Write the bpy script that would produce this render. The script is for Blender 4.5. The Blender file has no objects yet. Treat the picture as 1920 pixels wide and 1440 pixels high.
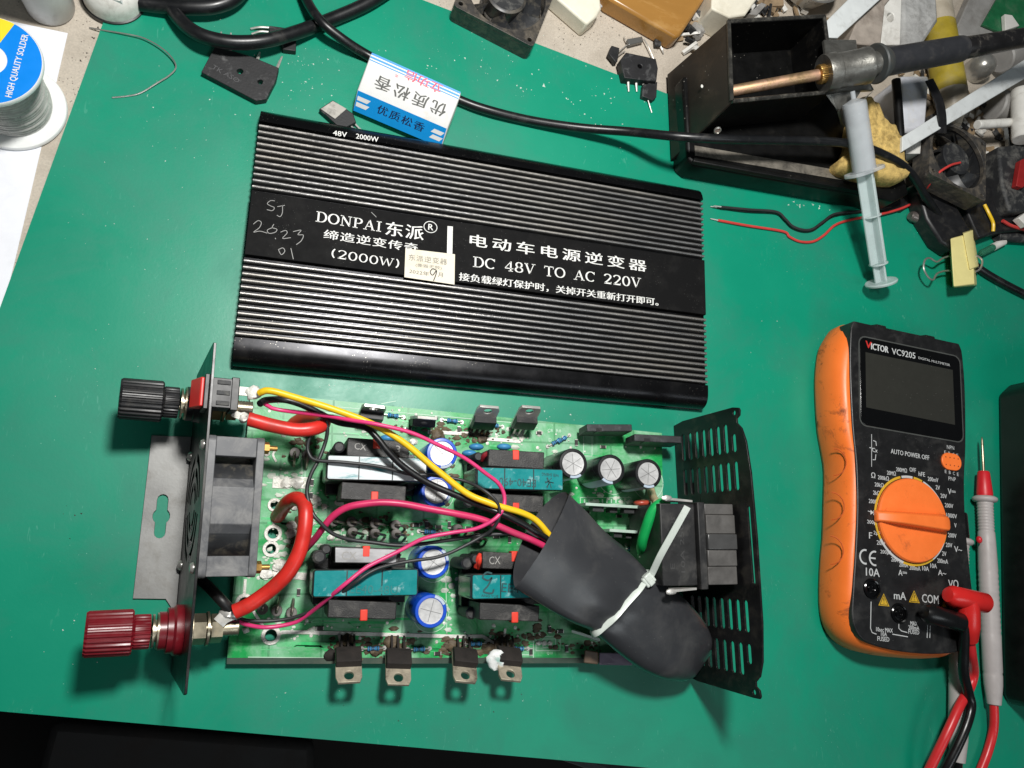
import bpy, bmesh, math, random
from mathutils import Vector, Matrix, noise
from mathutils.geometry import delaunay_2d_cdt
rnd = random.Random(7)
SC = bpy.context.scene
COL = SC.collection
S = 0.001                                   # everything below is written in millimetres
R = math.radians

# ------------------------------------------------------------------ camera
CAM_H = 440.0                               # height of the phone above the mat
FPX = 1430.0                                # focal length in photo pixels (1920 wide)
_n = -Vector((516 - 960, 1025 - 720, FPX)); _n.normalize()      # table normal seen from the camera
_x = Vector((1, 0, 0)) - _n.dot(Vector((1, 0, 0))) * _n; _x.normalize()
_y = _n.cross(_x)
RW = Matrix((_x, _y, _n))                   # camera (x right, y down, z forward) -> table axes
cam = bpy.data.cameras.new('camera'); cam.sensor_width = 36; cam.lens = 36 * FPX / 1920
cam.clip_start = 0.01; cam.clip_end = 50
cam_o = bpy.data.objects.new('camera', cam); COL.objects.link(cam_o)
_r = RW @ Vector((1, 0, 0)); _u = RW @ Vector((0, -1, 0)); _b = RW @ Vector((0, 0, -1))
cam_o.matrix_world = Matrix(((_r.x, _u.x, _b.x, 0), (_r.y, _u.y, _b.y, 0), (_r.z, _u.z, _b.z, CAM_H * S), (0, 0, 0, 1)))
SC.camera = cam_o

# ------------------------------------------------------------------ light and exposure
world = bpy.data.worlds.new("World"); SC.world = world; world.use_nodes = True
bg = world.node_tree.nodes['Background']; bg.inputs[0].default_value = (0.80, 0.92, 1.0, 1); bg.inputs[1].default_value = 0.05
def lamp(name, loc, target, size, power, color, shape='DISK', size_y=None):
    l = bpy.data.lights.new(name, 'AREA'); l.shape = shape; l.size = size; l.energy = power; l.color = color
    if size_y: l.size_y = size_y
    o = bpy.data.objects.new(name, l); COL.objects.link(o); o.location = loc
    o.rotation_euler = (Vector(target) - Vector(loc)).to_track_quat('-Z', 'Y').to_euler()
    return o
lamp('work_lamp', (0.085, 0.270, 0.640), (0.10, 0.13, 0), 0.09, 5.9, (1.0, 0.985, 0.95))
lamp('fill_lamp', (0.75, -0.95, 1.6), (0.15, 0.05, 0), 1.0, 5.5, (0.90, 0.97, 1.0), 'RECTANGLE', 0.5)  # unseen soft fill, added for sheen on the mat and sleeve
SC.view_settings.view_transform = 'Standard'; SC.view_settings.look = 'None'
SC.view_settings.exposure = 0.0; SC.view_settings.gamma = 1.0

# ------------------------------------------------------------------ materials
def lin(c):
    return tuple(((v / 255) / 12.92 if v / 255 <= 0.04045 else ((v / 255 + 0.055) / 1.055) ** 2.4) for v in c)
def _mixc(nt, fac, a, b, mode='MIX'):
    m = nt.nodes.new('ShaderNodeMix'); m.data_type = 'RGBA'; m.blend_type = mode
    for sock, v in ((m.inputs[0], fac), (m.inputs[6], a), (m.inputs[7], b)):
        if hasattr(v, 'is_output'): nt.links.new(v, sock)
        elif isinstance(v, (int, float)): sock.default_value = v
        else: sock.default_value = (*v, 1)
    return m.outputs[2]
def _noise(nt, pos, scale, detail=4, rough=.6, dist=0):
    n = nt.nodes.new('ShaderNodeTexNoise'); n.inputs['Scale'].default_value = scale
    n.inputs['Detail'].default_value = detail; n.inputs['Roughness'].default_value = rough; n.inputs['Distortion'].default_value = dist
    nt.links.new(pos, n.inputs['Vector']); return n.outputs[0]
def _ramp(nt, f, a, b, lo=0., hi=1.):
    m = nt.nodes.new('ShaderNodeMapRange'); m.inputs[1].default_value = a; m.inputs[2].default_value = b
    m.inputs[3].default_value = lo; m.inputs[4].default_value = hi; nt.links.new(f, m.inputs[0]); return m.outputs[0]
def _math(nt, op, a, b):
    m = nt.nodes.new('ShaderNodeMath'); m.operation = op
    for s, v in zip(m.inputs, (a, b)):
        if hasattr(v, 'is_output'): nt.links.new(v, s)
        else: s.default_value = v
    return m.outputs[0]
def _pos(nt, stretch=None):
    g = nt.nodes.new('ShaderNodeNewGeometry'); p = g.outputs['Position']
    if stretch:
        v = nt.nodes.new('ShaderNodeVectorMath'); v.operation = 'MULTIPLY'; v.inputs[1].default_value = stretch
        nt.links.new(p, v.inputs[0]); p = v.outputs[0]
    return p
def mat(name, c, r=.5, m=0., var=.12, vs=120, dirt=None, da=.5, ds=70, dlo=.5, dhi=.68, bump=0., bs=700, trans=0., coat=0.,
        spec=.5, aniso=0., specks=None, sp_s=900, sp_t=.16, stretch=None, sss=0., alpha=1., rv=.12):
    M = bpy.data.materials.new(name); M.use_nodes = True; nt = M.node_tree; B = nt.nodes['Principled BSDF']
    c = lin(c); pos = _pos(nt, stretch)
    v = _noise(nt, pos, vs, 5)
    col = _mixc(nt, _ramp(nt, v, .3, .7), tuple(x * (1 - var) for x in c), tuple(min(1, x * (1 + var)) for x in c))
    rough = _ramp(nt, v, .3, .7, max(.02, r - rv / 2), min(1, r + rv / 2))
    if dirt:
        d = _ramp(nt, _noise(nt, pos, ds, 9, .68, .4), dlo, dhi, 0, da)
        col = _mixc(nt, d, col, lin(dirt))
        rough = _math(nt, 'ADD', rough, _math(nt, 'MULTIPLY', d, .3))
    if specks:
        vo = nt.nodes.new('ShaderNodeTexVoronoi'); vo.inputs['Scale'].default_value = sp_s; nt.links.new(pos, vo.inputs['Vector'])
        k = _ramp(nt, vo.outputs['Distance'], sp_t, sp_t * .5, 0, 1)
        k = _math(nt, 'MULTIPLY', k, _ramp(nt, _noise(nt, pos, sp_s * .08, 3), .5, .6, 0, .8))
        col = _mixc(nt, k, col, lin(specks))
    nt.links.new(col, B.inputs['Base Color']); nt.links.new(rough, B.inputs['Roughness'])
    B.inputs['Metallic'].default_value = m; B.inputs['Specular IOR Level'].default_value = spec
    B.inputs['Transmission Weight'].default_value = trans; B.inputs['Coat Weight'].default_value = coat; B.inputs['Coat Roughness'].default_value = .32
    B.inputs['Anisotropic'].default_value = aniso; B.inputs['Alpha'].default_value = alpha
    if sss:
        B.inputs['Subsurface Weight'].default_value = sss; B.inputs['Subsurface Radius'].default_value = (.004, .004, .004)
        B.inputs['Subsurface Scale'].default_value = 1.0
    if bump:
        bn = nt.nodes.new('ShaderNodeBump'); bn.inputs['Strength'].default_value = bump; bn.inputs['Distance'].default_value = .0006
        nt.links.new(_noise(nt, pos, bs, 5), bn.inputs['Height']); nt.links.new(bn.outputs[0], B.inputs['Normal'])
    return M

# ------------------------------------------------------------------ geometry helpers
def w(px, py, z=0.0):
    """photo pixel -> point of the place lying z mm above the mat"""
    d = RW @ Vector((px - 960, py - 720, FPX)); t = (z - CAM_H) / d.z
    return Vector((d.x * t, d.y * t, z))
def wl(*pts):
    return [w(*p) for p in pts]
def spline(pts, sub=6, closed=False):
    P = [Vector(p) for p in pts]; n = len(P)
    if n < 3: return P
    out = []
    for i in range(n if closed else n - 1):
        p1, p2 = P[i], P[(i + 1) % n]
        p0 = P[i - 1] if (closed or i) else p1 * 2 - p2
        p3 = P[(i + 2) % n] if (closed or i + 2 < n) else p2 * 2 - p1
        for k in range(sub):
            t = k / sub
            out.append(.5 * ((2 * p1) + (p2 - p0) * t + (2 * p0 - 5 * p1 + 4 * p2 - p3) * t * t + (3 * p1 - p0 - 3 * p2 + p3) * t ** 3))
    if not closed: out.append(P[-1])
    return out
def inside(p, poly):
    c = False; j = len(poly) - 1
    for i in range(len(poly)):
        a, b = poly[i], poly[j]
        if (a[1] > p[1]) != (b[1] > p[1]) and p[0] < (b[0] - a[0]) * (p[1] - a[1]) / (b[1] - a[1]) + a[0]: c = not c
        j = i
    return c
def circle(cx, cy, rx, ry=None, n=20, a0=0, a1=2 * math.pi):
    ry = rx if ry is None else ry; full = abs(a1 - a0) > 6.28
    return [(cx + rx * math.cos(a0 + (a1 - a0) * i / (n if full else n - 1)), cy + ry * math.sin(a0 + (a1 - a0) * i / (n if full else n - 1))) for i in range(n)]
def rrect(x0, y0, x1, y1, r, n=5):
    o = []
    for cx, cy, a in ((x1 - r, y1 - r, 0), (x0 + r, y1 - r, 90), (x0 + r, y0 + r, 180), (x1 - r, y0 + r, 270)):
        o += [(cx + r * math.cos(R(a + 90 * i / (n - 1))), cy + r * math.sin(R(a + 90 * i / (n - 1)))) for i in range(n)]
    return o
def slot(cx, cy, lx, ly, n=6):
    r = min(lx, ly) / 2
    return rrect(cx - lx / 2, cy - ly / 2, cx + lx / 2, cy + ly / 2, r * .98, n)

class MB:
    """collects shapes (mm) into one mesh"""
    def __init__(self, M=None): self.v = []; self.f = []; self.M = M
    def add(self, vs, fs, M=None):
        k = len(self.v); M = M or self.M
        self.v += [(M @ Vector(p)) if M else Vector(p) for p in vs]
        self.f += [tuple(i + k for i in f) for f in fs]; return self
    def box(self, x0, y0, z0, x1, y1, z1, M=None):
        return self.add([(x0, y0, z0), (x1, y0, z0), (x1, y1, z0), (x0, y1, z0), (x0, y0, z1), (x1, y0, z1), (x1, y1, z1), (x0, y1, z1)],
                        [(3, 2, 1, 0), (4, 5, 6, 7), (0, 1, 5, 4), (1, 2, 6, 5), (2, 3, 7, 6), (3, 0, 4, 7)], M)
    def hexa(self, lo, hi):
        return self.add(list(lo) + list(hi), [(3, 2, 1, 0), (4, 5, 6, 7), (0, 1, 5, 4), (1, 2, 6, 5), (2, 3, 7, 6), (3, 0, 4, 7)])
    def prism(self, poly, z0, z1, M=None):
        P = [(p[0], p[1]) for p in poly]; n = len(P)
        if sum(P[i][0] * P[(i + 1) % n][1] - P[(i + 1) % n][0] * P[i][1] for i in range(n)) < 0: P.reverse()
        return self.add([(x, y, z0) for x, y in P] + [(x, y, z1) for x, y in P],
                        [tuple(range(n - 1, -1, -1)), tuple(range(n, 2 * n))] + [(i, (i + 1) % n, n + (i + 1) % n, n + i) for i in range(n)], M)
    def plate(self, outline, holes, z0, z1, M=None):
        loops = [[(p[0], p[1]) for p in outline]] + [[(p[0], p[1]) for p in h] for h in holes]
        vs = []; ed = []
        for L in loops:
            k = len(vs); vs += [Vector(p) for p in L]; ed += [(k + i, k + (i + 1) % len(L)) for i in range(len(L))]
        V, E_, F, *_ = delaunay_2d_cdt(vs, ed, [], 0, 1e-6)
        tri = []
        for f in F:
            c = sum((V[i] for i in f), Vector((0, 0))) / len(f)
            if inside(c, loops[0]) and not any(inside(c, h) for h in loops[1:]):
                a, b, d = V[f[0]], V[f[1]], V[f[2]]
                tri.append(f if (b - a).cross(d - a) > 0 else list(reversed(f)))
        n = len(V); fs = [tuple(f[::-1]) for f in tri] + [tuple(i + n for i in f) for f in tri]
        cnt = {}
        for f in tri:
            for i in range(len(f)): cnt[(f[i], f[(i + 1) % len(f)])] = 1
        for (a, b) in cnt:
            if (b, a) not in cnt: fs.append((a, b, b + n, a + n))
        return self.add([(p.x, p.y, z0) for p in V] + [(p.x, p.y, z1) for p in V], fs, M)
    def lathe(self, prof, n=24, M=None, caps=True, rib=None):
        vs = []; m = len(prof)
        for i in range(n):
            a = 2 * math.pi * i / n
            for (r, z) in prof:
                rr = r * (rib(i) if rib else 1); vs.append((rr * math.cos(a), rr * math.sin(a), z))
        fs = [(i * m + j, ((i + 1) % n) * m + j, ((i + 1) % n) * m + j + 1, i * m + j + 1) for i in range(n) for j in range(m - 1)]
        if caps:
            if prof[0][0] > 0: fs.append(tuple(i * m for i in range(n - 1, -1, -1)))
            if prof[-1][0] > 0: fs.append(tuple(i * m + m - 1 for i in range(n)))
        return self.add(vs, fs, M)
    def tube(self, pts, r, n=8, sub=6, closed=False, flat=None, caps=True):
        P = spline(pts, sub, closed) if sub > 1 else [Vector(p) for p in pts]
        m = len(P); rs = r if isinstance(r, (list, tuple)) else None
        up = Vector((0, 0, 1)); vs = []; prev = None
        for i, p in enumerate(P):
            if closed: t = P[(i + 1) % m] - P[i - 1]
            else: t = P[min(i + 1, m - 1)] - P[max(i - 1, 0)]
            if t.length < 1e-9: t = Vector((1, 0, 0))
            t.normalize()
            if prev is None:
                a = up.cross(t)
                if a.length < .15: a = Vector((0, 1, 0)).cross(t)
            else: a = prev - prev.dot(t) * t
            a.normalize(); prev = a; b = t.cross(a)
            if rs: q = (i / max(1, m - 1)) * (len(rs) - 1); k = min(int(q), len(rs) - 2); rr = rs[k] + (rs[k + 1] - rs[k]) * (q - k)
            else: rr = r
            for j in range(n):
                an = 2 * math.pi * (j + .5) / n
                ra, rb = (rr, rr) if not flat else (flat[0], flat[1])
                vs.append(p + a * (ra * math.cos(an)) + b * (rb * math.sin(an)))
        fs = [(i * n + j, i * n + (j + 1) % n, ((i + 1) % m) * n + (j + 1) % n, ((i + 1) % m) * n + j) for i in range(m if closed else m - 1) for j in range(n)]
        if not closed and caps: fs += [tuple(range(n - 1, -1, -1)), tuple((m - 1) * n + j for j in range(n))]
        return self.add(vs, fs)
    def loft(self, rings, c0=True, c1=True):
        n = len(rings[0]); vs = [p for r_ in rings for p in r_]
        fs = [(i * n + j, i * n + (j + 1) % n, (i + 1) * n + (j + 1) % n, (i + 1) * n + j) for i in range(len(rings) - 1) for j in range(n)]
        if c0: fs.append(tuple(range(n - 1, -1, -1)))
        if c1: fs.append(tuple((len(rings) - 1) * n + j for j in range(n)))
        return self.add(vs, fs)
    def strip(self, pts, width, z=None, th=.12):
        """flat ribbon in the xy plane (paint, solder, handwriting); width may be a list"""
        P = [Vector((p[0], p[1], (p[2] if len(p) > 2 else 0) if z is None else z)) for p in pts]; m = len(P); vs = []
        for i, p in enumerate(P):
            t = P[min(i + 1, m - 1)] - P[max(i - 1, 0)]; t.z = 0
            if t.length < 1e-9: t = Vector((1, 0, 0))
            t.normalize(); a = Vector((-t.y, t.x, 0)); h = (width[i] if isinstance(width, (list, tuple)) else width) / 2
            vs += [p + a * h, p - a * h, p + a * h + Vector((0, 0, th)), p - a * h + Vector((0, 0, th))]
        fs = []
        for i in range(m - 1):
            k = i * 4; q = k + 4
            fs += [(k + 3, k + 2, q + 2, q + 3), (k, k + 1, q + 1, q), (k + 2, k, q, q + 2), (k + 1, k + 3, q + 3, q + 1)]
        fs += [(0, 2, 3, 1), (m * 4 - 4, m * 4 - 3, m * 4 - 1, m * 4 - 2)]
        return self.add(vs, fs)
    def ball(self, c, r, n=10, m=7, bumpy=0, sq=(1, 1, 1)):
        c = Vector(c); vs = []
        for i in range(m + 1):
            th = math.pi * i / m
            for j in range(n):
                ph = 2 * math.pi * j / n
                d = Vector((math.sin(th) * math.cos(ph), math.sin(th) * math.sin(ph), math.cos(th)))
                k = r * (1 + bumpy * noise.noise(d * 2.1 + c * .37))
                vs.append(c + Vector((d.x * k * sq[0], d.y * k * sq[1], d.z * k * sq[2])))
        return self.add(vs, [(i * n + j, i * n + (j + 1) % n, (i + 1) * n + (j + 1) % n, (i + 1) * n + j) for i in range(m) for j in range(n)][::1])
    def mesh(self, name, material, org=(0, 0, 0), sharp=38):
        org = Vector(org); me = bpy.data.meshes.new(name)
        me.from_pydata([((p - org) * S)[:] for p in self.v], [], self.f)
        b = bmesh.new(); b.from_mesh(me)
        bmesh.ops.remove_doubles(b, verts=b.verts, dist=1e-7); bmesh.ops.recalc_face_normals(b, faces=b.faces)
        b.to_mesh(me); b.free()
        me.polygons.foreach_set('use_smooth', [True] * len(me.polygons)); me.set_sharp_from_angle(angle=R(sharp))
        me.materials.append(material); return me

ORG = {}
def props(o, label=None, cat=None, group=None, kind=None):
    if label: o['label'] = label
    if cat: o['category'] = cat
    if group: o['group'] = group
    if kind: o['kind'] = kind
    return o
def thing(name, label, cat, org, group=None):
    """an Empty standing at the thing's base"""
    o = bpy.data.objects.new(name, None); COL.objects.link(o); o.empty_display_size = .01
    o.location = Vector(org) * S; ORG[o.name] = Vector(org); return props(o, label, cat, group)
def add(name, me, parent=None, M=None, bevel=0., seg=2, label=None):
    o = bpy.data.objects.new(name, me); COL.objects.link(o)
    if parent: o.parent = parent; ORG[o.name] = ORG.get(parent.name, Vector())
    if M is not None:
        M = M.copy(); M.translation = M.translation * S; o.matrix_local = M
    if bevel:
        b = o.modifiers.new('bevel', 'BEVEL'); b.width = bevel * S; b.segments = seg; b.limit_method = 'ANGLE'; b.angle_limit = R(40)
    if label: o['label'] = label
    return o
def part(name, mb, material, parent, bevel=0., label=None, sharp=38, seg=2, kind=None):
    """a part written in world mm, stored relative to its thing"""
    o = add(name, mb.mesh(name, material, ORG[parent.name], sharp), parent, None, bevel, seg, label)
    if kind: o['kind'] = kind
    return o
def single(name, mb, material, label, cat, org, group=None, bevel=0., kind=None, sharp=38, seg=2):
    """a thing that is one mesh"""
    o = add(name, mb.mesh(name, material, org, sharp), None, None, bevel, seg); o.location = Vector(org) * S; ORG[o.name] = Vector(org)
    return props(o, label, cat, group, kind)
def T(x, y=0, z=0): return Matrix.Translation((x, y, z)) if not isinstance(x, Vector) else Matrix.Translation(x)
def RX(a): return Matrix.Rotation(R(a), 4, 'X')
def RY(a): return Matrix.Rotation(R(a), 4, 'Y')
def RZ(a): return Matrix.Rotation(R(a), 4, 'Z')
def frame(p, q, roll=0):
    """matrix whose z axis runs from p to q"""
    d = (Vector(q) - Vector(p)).normalized(); return T(Vector(p)) @ d.to_track_quat('Z', 'Y').to_matrix().to_4x4() @ RZ(roll)

# lettering -----------------------------------------------------------------
_tc = {}
def glyphs(s, bold=0., spacing=1.):
    k = (s, bold, spacing)
    if k not in _tc:
        cu = bpy.data.curves.new('t', 'FONT'); cu.body = s; cu.size = 1; cu.resolution_u = 2; cu.offset = bold; cu.space_character = spacing
        o = bpy.data.objects.new('t', cu); COL.objects.link(o); dg = bpy.context.evaluated_depsgraph_get()
        me = bpy.data.meshes.new_from_object(o.evaluated_get(dg))
        _tc[k] = ([v.co.copy() for v in me.vertices], [tuple(p.vertices) for p in me.polygons])
        bpy.data.objects.remove(o); bpy.data.meshes.remove(me); bpy.data.curves.remove(cu)
    return _tc[k]
def put_text(mb, s, A, B, h, up=None, bold=0., spacing=1., lift=.12):
    """lettering whose ink runs from A to B (mm) and stands h high"""
    V, F = glyphs(s, 0., spacing); A = Vector(A); B = Vector(B); ex = (B - A); L = ex.length; ex.normalize()
    nrm = Vector((0, 0, 1)) if up is None else ex.cross(Vector(up)).normalized()
    ey = nrm.cross(ex)
    x0 = min(v.x for v in V); x1 = max(v.x for v in V); y0 = min(v.y for v in V); y1 = max(v.y for v in V)
    for k in ((0, .5, 1) if bold else (0,)):       # heavier lettering: the ink laid again a hair to the side
        mb.add([A + ex * ((v.x - x0) / (x1 - x0) * L + k * bold * 3 * h) + ey * ((v.y - y0) / (y1 - y0) * h) + nrm * (lift + k * .02) for v in V], F)
    return mb
def text_px(mb, s, a, b, z, h, **k):
    return put_text(mb, s, w(a[0], a[1], z), w(b[0], b[1], z), h, **k)
# a small roman (serif) alphabet drawn as strokes: vertical strokes thick, horizontal thin
def _arc(cx, cy, rx, ry, a0, a1, n=14): return [(cx + rx * math.cos(R(a0 + (a1 - a0) * i / n)), cy + ry * math.sin(R(a0 + (a1 - a0) * i / n))) for i in range(n + 1)]
SER = {
 'D': (.72, [([(.17, .02), (.17, .98)], .12), ([(.02, .025), (.36, .025)], .05), ([(.02, .975), (.36, .975)], .05), (_arc(.34, .5, .30, .475, -90, 90), 0)]),
 'O': (.74, [(_arc(.37, .5, .30, .475, 0, 360, 24), 0)]),
 'N': (.78, [([(.15, .02), (.15, .98)], .05), ([(.15, .96), (.62, .05)], .12), ([(.62, .02), (.62, .98)], .05), ([(.03, .025), (.27, .025)], .05), ([(.02, .975), (.18, .975)], .05), ([(.50, .975), (.74, .975)], .05)]),
 'P': (.66, [([(.17, .02), (.17, .98)], .12), ([(.02, .025), (.33, .025)], .05), ([(.02, .975), (.34, .975)], .05), (_arc(.32, .72, .24, .255, -90, 90), 0), ([(.17, .465), (.33, .465)], .05)]),
 'A': (.76, [([(.12, .02), (.37, .98)], .05), ([(.37, .98), (.62, .02)], .12), ([(.21, .34), (.53, .34)], .05), ([(.01, .025), (.24, .025)], .05), ([(.50, .025), (.74, .025)], .05)]),
 'I': (.40, [([(.2, .02), (.2, .98)], .12), ([(.04, .025), (.36, .025)], .05), ([(.04, .975), (.36, .975)], .05)]),
 'C': (.70, [(_arc(.38, .5, .30, .475, 45, 315, 20), 0), ([(.62, .98), (.62, .72)], .05)]),
 'V': (.74, [([(.12, .98), (.37, .02)], .12), ([(.37, .02), (.62, .98)], .05), ([(.01, .975), (.25, .975)], .05), ([(.49, .975), (.73, .975)], .05)]),
 'T': (.68, [([(.34, .02), (.34, .98)], .12), ([(.04, .96), (.64, .96)], .06), ([(.05, .97), (.05, .76)], .05), ([(.63, .97), (.63, .76)], .05), ([(.2, .025), (.48, .025)], .05)]),
 'W': (.92, [([(.08, .98), (.27, .02)], .11), ([(.27, .02), (.46, .92)], .05), ([(.46, .92), (.65, .02)], .11), ([(.65, .02), (.84, .98)], .05), ([(0, .975), (.2, .975)], .05), ([(.74, .975), (.92, .975)], .05)]),
 '0': (.62, [(_arc(.31, .5, .22, .475, 0, 360, 24), 0)]),
 '2': (.62, [(_arc(.30, .73, .21, .245, 170, -35, 14) + [(.30, .30), (.09, .05)], 0), ([(.07, .05), (.55, .05)], .10), ([(.54, .03), (.54, .22)], .05)]),
 '4': (.62, [([(.42, .02), (.42, .98)], .11), ([(.42, .95), (.06, .30)], .05), ([(.05, .28), (.59, .28)], .06), ([(.28, .025), (.56, .025)], .05)]),
 '8': (.62, [(_arc(.31, .74, .18, .235, 0, 360, 20), 0), (_arc(.31, .26, .22, .235, 0, 360, 20), 0)]),
 '(': (.40, [(_arc(.46, .5, .32, .62, 125, 235, 12), 0)]), ')': (.40, [(_arc(-.06, .5, .32, .62, 55, -55, 12), 0)]), ' ': (.5, [])}
def serif(mb, s, A, B, h, lift=.1, gap=.02):
    A = Vector(A); B = Vector(B); tot = sum(SER[c][0] + gap for c in s); L = (B - A).length; ex = (B - A).normalized(); ey = Vector((-ex.y, ex.x, 0)); k = L / tot; x = 0
    for ch in s:
        wd, st = SER[ch]
        for pts, wt in st:
            P = [A + ex * ((x + px) * k) + ey * (py * h) for px, py in pts]
            if wt: ws = [wt * min(k, h * 1.05)] * len(P)
            else:
                ws = []
                for i in range(len(P)):
                    t = (P[min(i + 1, len(P) - 1)] - P[max(i - 1, 0)]).normalized(); ws.append((.05 + .08 * abs(t.dot(ey)) ** 1.3) * min(k, h * 1.05))
            mb.strip([p + Vector((0, 0, lift)) for p in P], [q * 1.3 for q in ws], th=.05)
        x += wd + gap
    return mb
# ================================================================== materials of the place
K = dict
M_black = mat('black_plastic', (26, 26, 28), .42, var=.2, dirt=(120, 115, 105), da=.10, ds=180)
M_blackdull = mat('black_dusty_plastic', (40, 41, 43), .6, var=.2, dirt=(150, 148, 140), da=.35, ds=120, bump=.2)
M_blackpaint = mat('black_paint_worn', (12, 12, 12), .42, spec=.3, var=.25, dirt=(100, 92, 80), da=.12, ds=55, dlo=.56, dhi=.75, specks=(170, 165, 155), sp_s=240, sp_t=.10)
M_rubber = mat('black_rubber', (24, 24, 25), .45, var=.2, dirt=(130, 126, 120), da=.12, ds=160)
M_cable = mat('black_cable_sheath', (20, 21, 23), .36, var=.2, dirt=(130, 126, 120), da=.10, ds=90, dlo=.56)
M_cable2 = mat('grey_black_thin_wire', (44, 45, 46), .45, var=.15)
M_steel = mat('steel', (190, 188, 182), .3, .75, var=.12, dirt=(120, 110, 95), da=.3, ds=200)
M_tin = mat('tinned_metal', (205, 203, 198), .38, .55, var=.15, dirt=(150, 140, 120), da=.4, ds=260)
M_solder = mat('solder_joint', (226, 224, 216), .40, .15, var=.12, dirt=(150, 140, 116), da=.45, ds=150, bump=.6, bs=1300)
M_brass = mat('brass', (176, 138, 78), .34, .85, var=.2, dirt=(120, 85, 50), da=.4, ds=150)
M_bronze = mat('aged_brass', (158, 138, 100), .36, .9, var=.2, dirt=(90, 75, 50), da=.5, ds=150)
M_copper = mat('heat_browned_brass_tube', (190, 162, 116), .32, .8, var=.2, dirt=(206, 164, 142), da=.8, ds=50, dlo=.42, dhi=.62)
M_red = mat('red_insulation', (206, 46, 38), .36, var=.1, dirt=(120, 48, 36), da=.45, ds=80)
M_redthin = mat('thin_red_insulation', (200, 62, 58), .45, var=.1)
M_pink = mat('pink_insulation', (218, 58, 118), .36, var=.06)
M_magenta = mat('magenta_insulation', (205, 48, 98), .36, var=.06, dirt=(120, 30, 55), da=.3, ds=40)
M_yellow = mat('yellow_insulation', (240, 196, 30), .38, var=.06, dirt=(180, 140, 30), da=.2, ds=90)
M_greenwire = mat('green_insulation', (20, 165, 84), .4, var=.08)
M_white = mat('white_plastic', (222, 220, 214), .45, var=.05, dirt=(128, 120, 106), da=.45, ds=70, dlo=.5)
M_whitecool = mat('cool_white_plastic', (210, 214, 214), .48, var=.05, dirt=(124, 118, 108), da=.4, ds=70, dlo=.5)
M_cream = mat('cream_plastic', (232, 226, 208), .5, var=.05, dirt=(170, 155, 120), da=.2, ds=70)
M_spool = mat('translucent_white_plastic', (232, 234, 232), .38, var=.03, sss=.25)
M_paper = mat('white_paper', (232, 234, 240), .8, var=.02, dirt=(180, 180, 185), da=.15, ds=40)
M_grey = mat('grey_plastic', (150, 148, 145), .5, var=.1, dirt=(95, 90, 84), da=.4, ds=80)
M_dark = mat('floor_dark', (34, 30, 27), .8, var=.3, vs=14)
M_print_w = mat('white_print', (228, 228, 224), .55, var=.05, dirt=(120, 120, 118), da=.25, ds=300)
M_print_k = mat('black_print', (28, 28, 30), .6, var=.1)
M_scratch = mat('scratched_bare_metal', (128, 128, 126), .5, .3, var=.2)

def special_mat():
    M = mat('green_cutting_mat', (6, 139, 109), .38, var=.07, vs=9, dirt=(36, 116, 98), da=.65, ds=13, dlo=.44, dhi=.72, specks=(150, 205, 185), sp_s=330, sp_t=.075, bump=.06, bs=500, rv=.10)
    nt = M.node_tree; B = nt.nodes['Principled BSDF']; col = B.inputs['Base Color'].links[0].from_socket
    pos = _pos(nt, (1.0, .25, 1)); n = _noise(nt, pos, 420, 2, .5, 1.5)                   # fine scuffs
    col = _mixc(nt, _math(nt, 'MULTIPLY', _ramp(nt, n, .66, .72, 0, .25), _ramp(nt, _noise(nt, _pos(nt), 22, 3), .5, .62, 0, 1)), col, lin((110, 180, 160)))
    k = _ramp(nt, _noise(nt, _pos(nt), 75, 6, .7), .72, .78, 0, .45)                         # dark spots of soot
    col = _mixc(nt, k, col, lin((10, 62, 50)))
    nt.links.new(col, B.inputs['Base Color']); return M
M_mat = special_mat()
M_bench = mat('speckled_bench_top', (186, 176, 162), .6, var=.14, vs=900, dirt=(128, 116, 100), da=.55, ds=30, dlo=.45, dhi=.75, specks=(70, 62, 54), sp_s=420, sp_t=.2, bump=.1)

# ================================================================== the bench, the mat, the floor
f0, f1 = w(0, 1325), w(1300, 1440); fu = (f1 - f0).normalized(); fn = Vector((-fu.y, fu.x, 0))
def fr(a, b): return f0 + fu * a + fn * b
bench = MB().prism([fr(-700, -1), fr(1500, -1), fr(1500, 1100), fr(-700, 1100)], -34, -2)
single('workbench_top', bench, M_bench, None, None, (0, 0, -34), kind='structure', bevel=1.5)
single('floor', MB().box(-3000, -3000, -770, 3000, 3000, -760), M_dark, None, None, (0, 0, -770), kind='structure')
def cross2(a, b, c, d):
    r_ = b - a; s_ = d - c; t = ((c - a).x * s_.y - (c - a).y * s_.x) / (r_.x * s_.y - r_.y * s_.x); return a + r_ * t
la, lb = w(193, 43), w(35, 480); ta, tb = w(793, 0), w(1244, 173)
m_tl = cross2(la, lb, ta, tb); m_bl = cross2(la, lb, fr(0, -2), fr(100, -2)); m_tr = tb + (tb - ta).normalized() * 520; m_br = fr(1000, -2)
mm = MB().prism([m_bl, m_br, m_tr, m_tl], -1.98, 0)
single('work_mat', mm, M_mat, 'green rubber work mat lying on the grey bench under the opened inverter', 'work mat', (100, 80, -2))
M_bin = mat('dark_bin', (40, 38, 37), .7, var=.2, dirt=(60, 50, 45), da=.5, ds=8)
bp = [w(95, 1352, -180), w(590, 1392, -180)]
b_ = MB().prism([bp[0], bp[1], bp[1] + Vector((20, -260, 0)), bp[0] + Vector((-40, -260, 0))], -760, -180)
single('storage_bin', b_, M_bin, 'dark storage bin standing on the floor below the front edge of the bench', 'bin', (bp[0] + bp[1]) / 2 + Vector((0, -130, -760)) - Vector((0, 0, -180)), bevel=6)
pc = w(1258, 1452, -60)
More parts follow.
